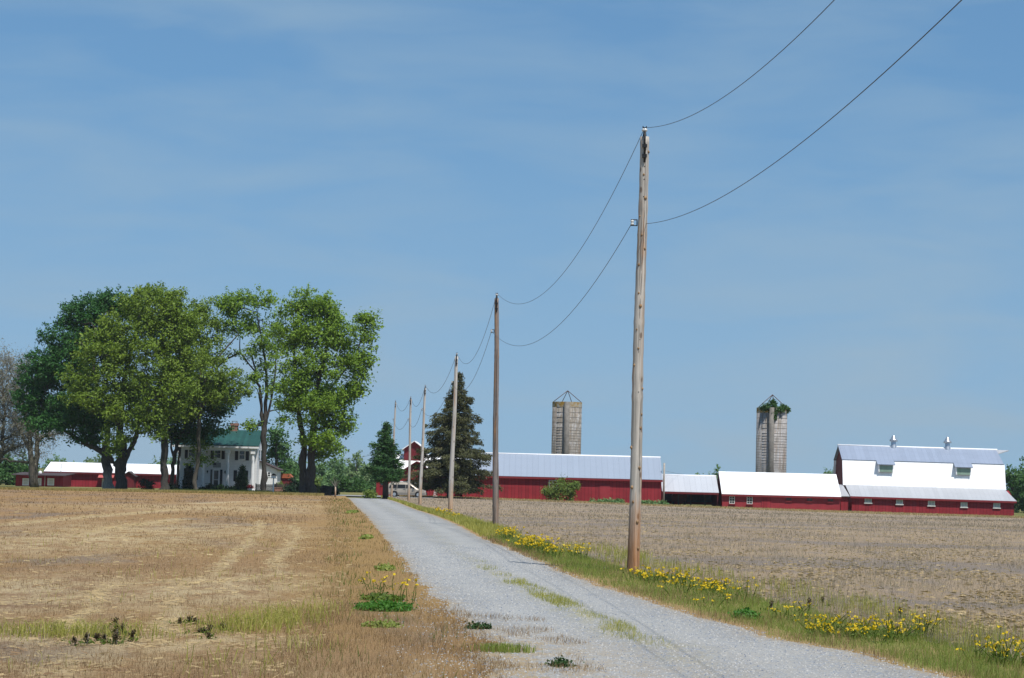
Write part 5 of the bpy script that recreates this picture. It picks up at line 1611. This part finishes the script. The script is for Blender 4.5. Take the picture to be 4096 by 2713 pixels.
for x in (-.06, -1.12, .98):
    MB().box(x - .008, x + .008, side_y(.8) - .008, side_y(.8) + .03, .56, 1.06).build('door_seam', MT['black'], van)
for x in (-.25, -1.3): MB().box(x - .1, x + .1, side_y(.95) - .03, side_y(.95) + .01, .94, .98).build('door_handle', MT['black'], van)
for x in (-1.42, 1.45):
    for s_ in (-1, 1):
        w = MB().tube([(x, s_ * .98, .33), (x, s_ * .74, .33)], .33, 20).build('wheel', tyre, van)
        MB().tube([(x, s_ * .99, .33), (x, s_ * .95, .33)], .2, 14).build('rim', MT['galv'], w)
    MB().tube([(x, -.951, .35), (x, -.93, .35)], .4, 20).build('wheel_arch', MT['black'], van)
MB().box(2.12, 2.32, -.9, -.55, .68, .84).build('headlight', plain('lamp_glass', (.6, .6, .6), .15, .05), van)
MB().box(-2.36, -2.22, -.93, -.75, .85, 1.3).build('tail_light', plain('tail_red', (.3, .015, .015), .3, .1), van)
MB().box(2.2, 2.42, -.9, .9, .3, .55).build('bumper', clad, van)
MB().box(.78, .98, -1.12, -.93, 1.06, 1.22).build('mirror', MT['black'], van)
for s_ in (-.55, .55): MB().tube([(-1.9, s_, 1.82), (-.9, s_, 1.85), (.1, s_, 1.83)], .025, 5).build('roof_rail', MT['galv'], van)

# ------------------------------------------------------------------ utility poles and wires
PG = 'wooden utility poles along the lane'
POLES = [  # base px,py, top px,py, depth, base width px, top width px, material, label
    (2532, 2281, 2578, 548, 45.0, 50, 35, 'pole', 'nearest tall wooden utility pole with orange brown rotten base'),
    (1981, 2113, 1987, 1194, 84.7, 26, 17, 'pole_grey', 'dark grey brown utility pole second nearest along the lane'),
    (1800, 2051, 1827, 1426, 125.0, 20, 13, 'pole_pale', 'pale leaning utility pole in front of the spruce'),
    (1679, 2030, 1701, 1552, 162.0, 14, 8, 'pole_pale', 'leaning utility pole with orange base left of the spruce, third from the far end'),
    (1635, 2000, 1643, 1596, 194.0, 11, 8, 'pole_pale', 'pale upright pole crossing the middle of the van'),
    (1566, 1991, 1582, 1610, 232.0, 9, 6, 'pole_pale', 'farthest utility pole of the row, rising behind the small pine')]
pole_tops = []
for i, (bx, by, tx, ty, d, wb, wt, mt, lab) in enumerate(POLES):
    b = P(bx, by, d); g = gz1(b[0], d); b[2] = g
    T = P(tx, ty, d) - b
    root = empty('utility_pole', b, lab, 'utility pole', PG)
    r0, r1 = wb * d / F / 2, wt * d / F / 2
    pts, rad = [], []
    N = 70 if i < 2 else 30
    for j in range(N + 1):
        f = j / N
        pts.append((T[0] * f + .012 * math.sin(f * 9 + i), T[1] * f + .01 * math.sin(f * 7), T[2] * f)); rad.append((r0 + (r1 - r0) * f) * (1 + (.022 if i < 2 else .015) * rng.normal() + (.06 if rng.random() < .08 else 0)))
    pts.insert(0, (0, 0, -.5)); rad.insert(0, r0)
    MB().tube(pts, rad, 20).build('shaft', MT[mt], root)
    # top pin with spool insulator
    tz = np.array(T)
    m = MB(); m.tube([tuple(tz + [0, -r1 - .02, -.55]), tuple(tz + [0, -r1 - .02, -.1]), tuple(tz + [0, -r1 - .01, .1])], [.02, .022, .03], 6)
    m.tube([tuple(tz + [0, -r1 * .5, -.02]), tuple(tz + [0, -.02, .06]), tuple(tz + [0, -.01, .14])], [.045, .035, .022], 8)
    m.box(tz[0] - .05, tz[0] + .05, tz[1] - r1 - .05, tz[1] - r1, tz[2] - .45, tz[2] - .38); m.box(tz[0] - .05, tz[0] + .05, tz[1] - r1 - .05, tz[1] - r1, tz[2] - .24, tz[2] - .17)
    m.build('pin', MT['black'], root)
    iz = tz + [0, 0, .12]
    ins = MB().lathe([(.02, iz[2] - .01), (.055, iz[2]), (.062, iz[2] + .02), (.05, iz[2] + .05), (.03, iz[2] + .06), (.0, iz[2] + .065)], 14, (iz[0], iz[1])).build('insulator', MT['porcelain'], root)
    m = MB(); m.box(iz[0] - .045, iz[0] + .045, iz[1] - .03, iz[1] + .03, iz[2] + .065, iz[2] + .08); m.box(iz[0] - .045, iz[0] - .025, iz[1] - .02, iz[1] + .02, iz[2] + .08, iz[2] + .105); m.box(iz[0] + .025, iz[0] + .045, iz[1] - .02, iz[1] + .02, iz[2] + .08, iz[2] + .105)
    m.build('clamp', MT['black'], ins)
    # side bracket about 2 m below the top
    f = 1 - (1.81, 1.29, 1.5, 1.6, 1.8, 1.8)[i] / T[2]
    c = np.array(T) * f; rr = r0 + (r1 - r0) * f
    xb = c[0] - rr
    m = MB(); m.tube([(xb, c[1], c[2] + .06), (xb - .14, c[1], c[2] + .06)], .011, 6); m.tube([(xb, c[1], c[2] - .06), (xb - .14, c[1], c[2] - .06)], .011, 6); m.tube([(xb - .01, c[1], c[2] + .07), (xb - .01, c[1], c[2] - .07)], .013, 6)
    br = m.build('bracket', MT['black'], root)
    m = MB().lathe([(.015, c[2] - .055), (.036, c[2] - .045), (.036, c[2] - .018), (.02, c[2]), (.036, c[2] + .018), (.036, c[2] + .045), (.015, c[2] + .055)], 12, (xb - .11, c[1])); m.build('spool', MT['porcelain'], br)
    if i == 0:
        m = MB()
        for f2 in (.93, .9, .86, .8, .765, .72, .6, .53, .41):
            q = np.array(T) * f2; rq = r0 + (r1 - r0) * f2
            m.tube([(q[0] + .01, q[1] - rq - .004, q[2]), (q[0] + .01, q[1] - rq + .02, q[2])], .012, 6)
        m.build('bolt_holes', MT['black'], root)
        crk, kn = MB(), MB()
        pts_ = []
        for f2 in np.linspace(.5, .985, 24):
            q = np.array(T) * f2; rq = r0 + (r1 - r0) * f2
            an = -1.45 + .12 * math.sin(f2 * 9) + .03 * rng.normal()
            pts_.append((q[0] + .012 * math.sin(f2 * 9 + i) + rq * math.cos(an), q[1] + .01 * math.sin(f2 * 7) + rq * math.sin(an), q[2]))
        crk.tube(pts_, [.004 + .003 * rng.random() for _ in pts_], 5)
        crk.build('crack', MT['dark_roof'], root)
        for f2 in np.arange(.06, .97, .045):
            f2 += rng.normal(0, .008)
            for an in (-1.57 + rng.uniform(-1.2, 1.2), 1.2):
                q = np.array(T) * f2; rq = (r0 + (r1 - r0) * f2) * .97
                cx_, cy_ = q[0] + .012 * math.sin(f2 * 9 + i) + rq * math.cos(an), q[1] + .01 * math.sin(f2 * 7) + rq * math.sin(an)
                kr = rng.uniform(.018, .034)
                kn.lathe([(.0, q[2] - kr * 1.4), (kr * .8, q[2] - kr * .7), (kr, q[2]), (kr * .8, q[2] + kr * .7), (.0, q[2] + kr * 1.4)], 8, (cx_, cy_))
        kn.build('knots', plain('pole_knots', (.27, .17, .09), .9, .5, 9), root)
    pole_tops.append((b + iz + np.array([0, 0, .075]), b + np.array([xb - .11, c[1], c[2]])))


def wire(name, a, b_, sag, r, label, group, n=40):
    a, b_ = np.asarray(a), np.asarray(b_)
    o0 = a.copy()
    pts = []
    for i in range(n + 1):
        t_ = i / n
        p_ = a * (1 - t_) + b_ * t_ - o0
        p_[2] -= sag * 4 * t_ * (1 - t_)
        pts.append(p_)
    o = MB().tube(pts, [r] * (n + 1), 5).build(name, MT['wire'])
    o.location = [float(q) for q in o0]
    return tag(o, label, 'wire', group)


WG = 'power wires along the pole line'
wire('power_wire', pole_tops[0][0], (4.397, 5.0, 8.272), 1.361, .0055, 'upper wire from the top of the nearest pole to the upper frame edge', WG, 60)
wire('power_wire', P(2583, 896, 45) + np.array([0, -.02, 0]), (4.453, 5.0, 7.0), 1.02, .0055, 'lower wire from the nearest pole to the upper right of the view', WG, 60)
sg = [1.65, 1.5, 1.3, 1.2, 1.2]
nm = ['between the nearest and second pole', 'between the second pole and the leaning pole before the spruce', 'behind the spruce top between the two leaning poles', 'between the leaning pole left of the spruce and the next', 'between the two farthest poles']
for i in range(5):
    a, c = pole_tops[i], pole_tops[i + 1]
    rw = .0065 + .002 * i
    wire('power_wire', a[0], c[0], sg[i], rw, 'upper sagging wire ' + nm[i], WG)
    wire('power_wire', a[1], c[1], sg[i] * .85, rw, 'lower sagging wire ' + nm[i], WG)
# pole behind the fused trunks and house service wires
b = on_ground(1231, 296)
root = empty('utility_pole', b, 'grey pole seen in the gap between the fused trunks', 'utility pole')
zt = P(1231, 1768, 296)[2] - b[2]
MB().tube([(0, 0, -.3), (0, 0, zt * .5), (0, 0, zt)], [.15, .13, .11], 12).build('shaft', MT['pole_grey'], root)
top = b + np.array([0, 0, zt - .4])
wire('service_wire', top, P(1040, 1838, 296), .8, .018, 'service wire sagging from the hidden pole to the farmhouse', 'service wires in the yard')
wire('service_wire', top, P(1550, 1790, 275), 1.6, .018, 'service wire crossing over the lane end to the small pine', 'service wires in the yard')
wire('service_wire', top - np.array([0, 0, .5]), P(1345, 1858, 330), .5, .015, 'service wire dropping to the hazy trees left of the lane end', 'service wires in the yard')
wire('service_wire', P(2647, 1880, 281.5), P(2860, 1905, 310), .3, .015, 'thin wire running right from the long barn end', 'service wires in the yard')

# bird
b = P(2777, 1620, 300)
bird = empty('bird', b, 'tiny dark bird gliding between the two silos', 'bird')
MB().lathe([(.0, -.12), (.03, -.08), (.04, 0), (.03, .07), (.02, .1), (.0, .14)], 8).build('body', MT['black'], bird).rotation_euler = (0, R(90), R(90))
for s_ in (-1, 1):
    MB().add([(0, -.05, 0), (0, .06, 0), (s_ * .16, .05, .05), (s_ * .17, -.03, .055), (s_ * .3, .0, .02), (0, 0, -.01)], [(0, 3, 2, 1), (3, 4, 2), (0, 1, 5)]).build('wing', MT['black'], bird)

# ------------------------------------------------------------------ wild plants near the lane
def flower_plant(loc, h, spread, nst, label, group, size=.028):
    h *= .8; spread *= 1.6
    root = empty('wildflower', loc, label, 'wildflower', group)
    m = MB(); heads = []
    for i in range(nst):
        x, y = rng.normal(0, spread * .5, 2)
        tz = h * rng.uniform(.45, 1.15)
        tx, ty = x * 1.25 + rng.normal(0, .04), y * 1.25 + rng.normal(0, .04)
        m.tube([(x * .6, y * .6, -.02), (x * .9, y * .9, tz * .5), (tx, ty, tz)], [.007, .006, .004], 3, cap=False)
        heads.append((tx, ty, tz))
    m.build('stems', L['weed'], root)
    lv = np.array([(q[0] * .8, q[1] * .8, q[2] * f) for q in heads for f in (.2, .5)])
    np_mesh('leaves', leaf_cloud(lv, 3, .03, .026, .3, 1.1), 4, L['weed'], root)
    np_mesh('flowers', leaf_cloud(np.array(heads), 4, .022, size, .8, .35), 4, L['petal'], root)
    return root


def flower_patch(pixels, n, h, label, group, nst=6, jitter=(.25, .5)):
    w = np.array([hit(*q) for q in pixels])
    for i in range(n):
        t_ = rng.random() * (len(w) - 1); j = int(t_); f = t_ - j
        c = w[j] * (1 - f) + w[min(j + 1, len(w) - 1)] * f
        x, y = c[0] + rng.normal(0, jitter[0]), c[1] + rng.normal(0, jitter[1])
        if x > -1 + B1_at(y) + 1: x = max(x, B2_at(y) + .45)
        flower_plant((x, y, gz1(x, y)), h * rng.uniform(.75, 1.2), .16, nst, label, group, .011 + .0003 * y)


FL = 'yellow wildflowers on the right verge'
flower_patch([(2560, 2318), (2640, 2330), (2740, 2352), (2830, 2372)], 22, .24, 'yellow wildflower plant in the dense strip just right of the nearest pole', 'yellow wildflowers by the nearest pole')
flower_patch([(2780, 2370), (2900, 2400), (3010, 2440), (3100, 2468)], 14, .3, 'yellow wildflower plant in the loose strip midway along the right verge', 'yellow wildflowers midway along the verge', 4, (.35, .8))
flower_patch([(3290, 2535), (3380, 2545), (3480, 2560), (3540, 2575)], 17, .26, 'yellow wildflower plant in the dense clump by the lane bend at right', 'yellow wildflowers in the dense right clump', 7, (.18, .35))
flower_patch([(3560, 2560), (3640, 2560), (3690, 2545)], 7, .33, 'yellow wildflower plant scattered right of the dense right clump', 'scattered yellow wildflowers', 5, (.12, .3))
flower_patch([(3990, 2650), (4040, 2655), (4085, 2668)], 8, .36, 'yellow wildflower plant in the lower right corner of the verge', 'yellow wildflowers in the lower right corner', 6, (.12, .2))
flower_patch([(2090, 2185), (2140, 2205), (2200, 2220), (2270, 2238)], 20, .42, 'yellow wildflower plant in the bushy patch between the two nearest poles', 'yellow wildflowers between the two nearest poles', 8, (.35, 1.2))
flower_patch([(2000, 2150), (2060, 2165)], 8, .4, 'yellow wildflower plant at the foot of the second pole', 'yellow wildflowers at the second pole', 5, (.35, .9))
flower_patch([(1710, 2055), (1750, 2062), (1790, 2072)], 6, .4, 'yellow wildflower plant at the foot of the leaning pole before the spruce', 'yellow wildflowers at the third pole', 6, (.4, 1.5))
flower_patch([(1480, 2350), (1530, 2370), (1560, 2380)], 4, .3, 'yellow flowered weed behind the clover patch left of the lane', 'yellow flowered weeds left of the lane', 3, (.15, .5))
flower_patch([(1640, 2415), (1625, 2425)], 2, .5, 'yellow flowered weed beside the clover patch near the lane edge', 'yellow flowered weeds at the lane edge', 3, (.08, .3))

# clover mat, grass tufts, dock
def mat_patch(name, px0, px1, py, dy, h, leaf, label, cat, n=150, per=16, size=.03, group=None):
    a, c = hit(px0, py), hit(px1, py)
    mid = (a + c) / 2; w = (c[0] - a[0]) / 2
    pts = []
    while len(pts) < n:
        x, y = rng.uniform(-1, 1, 2)
        if x * x + y * y < 1 + .3 * mnoise.noise(Vector((x * 3, y * 3, px0))): pts.append((x * w, y * dy, 0))
    pts = np.array(pts)
    pts[:, 2] = h * .55 * (1 - .6 * ((pts[:, 0] / w) ** 2 + (pts[:, 1] / dy) ** 2)).clip(.1) * rng.uniform(.6, 1.3, n)
    mid[2] = gz1(mid[0], mid[1])
    root = empty(name, mid, label, cat, group)
    np_mesh('leaves', leaf_cloud(pts, per, .05, size, .7, .6), 4, leaf, root)
    return root


mat_patch('clover_patch', 1430, 1640, 2440, .45, .09, L['clover'], 'dense dark green clover mat at the left edge of the lane', 'clover', 420, 14, .02)
CP = 'small green weed mats beside the lane'
mat_patch('weed_mat', 1450, 1600, 2402, .35, .05, L['weed'], 'thin green weed mat just behind the clover mat', 'weeds', 90, 14, .03, CP)
mat_patch('weed_mat', 1510, 1575, 2280, .6, .04, L['grass'], 'green weed mat on the dry verge halfway up the lane', 'weeds', 60, 12, .035, CP)
mat_patch('weed_mat', 1448, 1480, 2155, 1.0, .05, L['grass'], 'small green weed mat far up the left verge', 'weeds', 50, 12, .05, CP)
mat_patch('weed_mat', 1395, 1425, 2052, 2.5, .06, L['grass'], 'farthest green weed mat on the left verge', 'weeds', 50, 12, .08, CP)
mat_patch('weed_mat', 1885, 1950, 2516, .12, .03, L['cedar'], 'little dark green weed in the gravel left of the wheel track', 'weeds', 50, 12, .02, CP)
mat_patch('weed_mat', 2215, 2275, 2667, .08, .03, L['cedar'], 'little dark green weed at the bottom of the gravel', 'weeds', 40, 10, .018, CP)
mat_patch('weed_mat', 2950, 3015, 2475, .3, .1, L['clover'], 'round dark green weed in the right verge below the loose flowers', 'weeds', 90, 14, .025, CP)
mat_patch('weed_mat', 1460, 1590, 2508, .2, .03, L['grass'], 'faint green weed strip below the clover mat', 'weeds', 60, 10, .022, CP)


def tuft(px, py, wx, wy, n, h, leaf, label, cat='grass tuft', group=None, lean=.3, bend=.35, name='grass_tuft', bw=.008):
    c = hit(px, py)
    root = empty(name, c, label, cat, group)
    q = rng.normal(0, 1, (n, 2)) * np.array([wx, wy]) * .5
    pts = np.stack([q[:, 0], q[:, 1], gz(q[:, 0] + c[0], q[:, 1] + c[1]) - c[2]], -1)
    o = blades('blades', pts, h * rng.uniform(.5, 1.1, n), np.full(n, bw), lean, leaf, root, None, bend=bend)
    return root


tuft(2015, 2608, .32, .22, 420, .12, L['grass'], 'bright green grass tuft standing in the gravel', lean=.3)
TG = 'clumps of tall yellow green grass in the left foreground'
for px, py, wx, wy, n, h, lab in [(200, 2545, .75, .4, 520, .26, 'yellow green grass clump left of the dark seed heads'), (380, 2548, .7, .4, 480, .26, 'yellow green grass clump mixed with the dark seed heads'), (110, 2540, .5, .4, 110, .2, 'thin grass clump near the left frame edge'),
                                  (880, 2535, .35, .4, 120, .24, 'thin grass clump left of the tallest grass'), (1010, 2520, .6, .6, 620, .33, 'densest tall yellow green grass clump'), (1130, 2490, .5, .6, 420, .34, 'tall grass clump at the right of the tallest grass'),
                                  (1200, 2600, .5, .5, 90, .3, 'sparse arching grass near the bottom left of the lane'), (980, 2660, .5, .3, 60, .32, 'sparse arching grass low in the foreground'), (1300, 2450, .5, .8, 160, .3, 'wispy grass left of the clover mat'), (680, 2550, .4, .4, 50, .13, 'low wispy grass in the bare patch')]:
    tuft(px, py, wx * 1.15, wy * 1.5, int(n * .6), h * .9, L['grass_yel'], lab, 'grass clump', TG, .6, .9, 'grass_clump', .008)


def dock(px, py, h, label, group):
    c = hit(px, py); h *= .58
    root = empty('dock_weed', c, label, 'weed', group)
    m = MB(); m.tube([(0, 0, -.03), (.01, .0, h * .5), (.02, 0, h)], [.008, .007, .004], 4)
    m.build('stem', MT['twig'], root)
    cs = np.stack([rng.normal(0, .012, 20), rng.normal(0, .012, 20), np.linspace(h * .5, h, 20)], -1)
    np_mesh('seed_head', leaf_cloud(cs, 6, .009, .012, .7, 1.0), 4, L['dock'], root)
    lf = np.stack([rng.normal(0, .06, 8), rng.normal(0, .06, 8), rng.uniform(.02, h * .4, 8)], -1)
    np_mesh('leaves', leaf_cloud(lf, 4, .03, .025, .35, .6), 4, L['weed'], root)


DG = 'dark seed headed weeds in the left grass'
for i in range(11):
    dock(rng.uniform(290, 560), rng.uniform(2515, 2590), rng.uniform(.12, .24), 'dark brown dock weed in the wide clump at the lower left', DG)
for i in range(6):
    dock(rng.uniform(800, 910), rng.uniform(2520, 2570), rng.uniform(.1, .18), 'dark brown dock weed left of the tallest grass', 'dark seed headed weeds before the tall grass')
for px in (720, 760, 780):
    dock(px, 2500, rng.uniform(.12, .18), 'dark dock weed standing alone on the bare track', 'dark weeds on the bare track')
for px, py in ((3085, 2455), (3235, 2440), (3290, 2437), (3600, 2480)):
    dock(px, py, .3, 'dark dried weed stalk among the grass at the stubble edge', 'dark weeds at the stubble edge')

# ------------------------------------------------------------------ sky, sun, camera, haze
SUN_AZ, SUN_EL = R(32), R(62)              # to the right of straight behind the camera
sd = Vector((math.sin(SUN_AZ) * math.cos(SUN_EL), -math.cos(SUN_AZ) * math.cos(SUN_EL), math.sin(SUN_EL)))
w = bpy.data.worlds.new('World'); S.world = w; w.use_nodes = True
nt = w.node_tree; nt.nodes.clear()
out = nt.nodes.new('ShaderNodeOutputWorld'); bg = nt.nodes.new('ShaderNodeBackground'); nt.links.new(bg.outputs[0], out.inputs[0])
sky = nt.nodes.new('ShaderNodeTexSky'); sky.sky_type = 'NISHITA'; sky.sun_disc = False
sky.sun_elevation = SUN_EL; sky.sun_rotation = math.atan2(sd.x, sd.y)
sky.air_density = 1.0; sky.dust_density = .3; sky.ozone_density = 3.0; sky.altitude = 200
tcn = nt.nodes.new('ShaderNodeTexCoord')
# look a little higher up the sky dome so that the low sky keeps its blue
sp = nt.nodes.new('ShaderNodeSeparateXYZ'); nt.links.new(tcn.outputs['Generated'], sp.inputs[0])
ma = nt.nodes.new('ShaderNodeMath'); ma.operation = 'MULTIPLY_ADD'; nt.links.new(sp.outputs[2], ma.inputs[0]); ma.inputs[1].default_value = .6; ma.inputs[2].default_value = .165
cb = nt.nodes.new('ShaderNodeCombineXYZ'); nt.links.new(sp.outputs[0], cb.inputs[0]); nt.links.new(sp.outputs[1], cb.inputs[1]); nt.links.new(ma.outputs[0], cb.inputs[2])
nrm = nt.nodes.new('ShaderNodeVectorMath'); nrm.operation = 'NORMALIZE'; nt.links.new(cb.outputs[0], nrm.inputs[0])
nt.links.new(nrm.outputs[0], sky.inputs[0])
# thin veils of high cloud
mp = nt.nodes.new('ShaderNodeMapping'); mp.inputs['Scale'].default_value = (3.6, 3.6, 17); mp.inputs['Rotation'].default_value = (0, R(9), 0)
nt.links.new(tcn.outputs['Generated'], mp.inputs[0])
nzn = nt.nodes.new('ShaderNodeTexNoise'); nzn.inputs['Scale'].default_value = 2.0; nzn.inputs['Detail'].default_value = 5; nzn.inputs['Roughness'].default_value = .5; nzn.inputs['Distortion'].default_value = .4
nt.links.new(mp.outputs[0], nzn.inputs['Vector'])
rp = nt.nodes.new('ShaderNodeValToRGB'); rp.color_ramp.elements[0].position = .4; rp.color_ramp.elements[0].color = (0, 0, 0, 1); rp.color_ramp.elements[1].position = .72; rp.color_ramp.elements[1].color = (.5, .5, .5, 1)
nt.links.new(nzn.outputs['Fac'], rp.inputs[0])
mx = nt.nodes.new('ShaderNodeMix'); mx.data_type = 'RGBA'
zr_ = nt.nodes.new('ShaderNodeMapRange'); zr_.inputs[1].default_value = .0; zr_.inputs[2].default_value = .17; zr_.inputs[3].default_value = .72; zr_.inputs[4].default_value = 0.0
nt.links.new(sp.outputs[2], zr_.inputs[0])
ad = nt.nodes.new('ShaderNodeMath'); ad.operation = 'ADD'; ad.use_clamp = True
nt.links.new(rp.outputs[0], ad.inputs[0]); nt.links.new(zr_.outputs[0], ad.inputs[1])
nt.links.new(ad.outputs[0], mx.inputs[0]); tint = nt.nodes.new('ShaderNodeMix'); tint.data_type = 'RGBA'; tint.blend_type = 'MULTIPLY'; tint.inputs[0].default_value = 1.0
nt.links.new(sky.outputs[0], tint.inputs[6]); tint.inputs[7].default_value = (.75, .965, 1.0, 1)
nt.links.new(tint.outputs[2], mx.inputs[6]); mx.inputs[7].default_value = (2.6, 3.75, 4.85, 1)
nt.links.new(mx.outputs[2], bg.inputs[0]); bg.inputs[1].default_value = .098

sl_ = bpy.data.lights.new('sun', 'SUN'); sl_.energy = 4.2; sl_.angle = R(.53); sl_.color = (1, .96, .9)
so = bpy.data.objects.new('sun', sl_); COL.objects.link(so); so.location = (30, -40, 80)
so.rotation_euler = sd.to_track_quat('Z', 'Y').to_euler()

hm = bpy.data.materials.new('haze'); hm.use_nodes = True; hm.node_tree.nodes.clear()
ho = hm.node_tree.nodes.new('ShaderNodeOutputMaterial'); hv = hm.node_tree.nodes.new('ShaderNodeVolumePrincipled')
hv.inputs['Color'].default_value = (.82, .9, 1, 1); hv.inputs['Density'].default_value = .00007; hv.inputs['Anisotropy'].default_value = .0
hm.node_tree.links.new(hv.outputs[0], ho.inputs['Volume'])
hz_ = MB().box(-420, 420, -60, 620, -8, 32).build('haze', hm)
tag(hz_, kind='stuff')

cam = bpy.data.cameras.new('camera'); co = bpy.data.objects.new('camera', cam); COL.objects.link(co)
cam.sensor_width = 36; cam.lens = F / 4096 * 36; cam.clip_start = .1; cam.clip_end = 9000
from mathutils import Matrix
Mx = Matrix(((cr[0], cu[0], -fwd[0], 0), (cr[1], cu[1], -fwd[1], 0), (cr[2], cu[2], -fwd[2], CAMZ), (0, 0, 0, 1)))
co.matrix_world = Mx
S.camera = co
S.view_settings.view_transform = 'Standard'; S.view_settings.look = 'None'; S.view_settings.exposure = .3; S.view_settings.gamma = 1
S.cycles.max_bounces = 6; S.cycles.transparent_max_bounces = 8
S.cycles.use_denoising = True
S.cycles.denoiser = 'OPENIMAGEDENOISE'
S.cycles.denoising_input_passes = 'RGB_ALBEDO_NORMAL'
S.cycles.denoising_prefilter = 'ACCURATE'
S.cycles.volume_bounces = 0
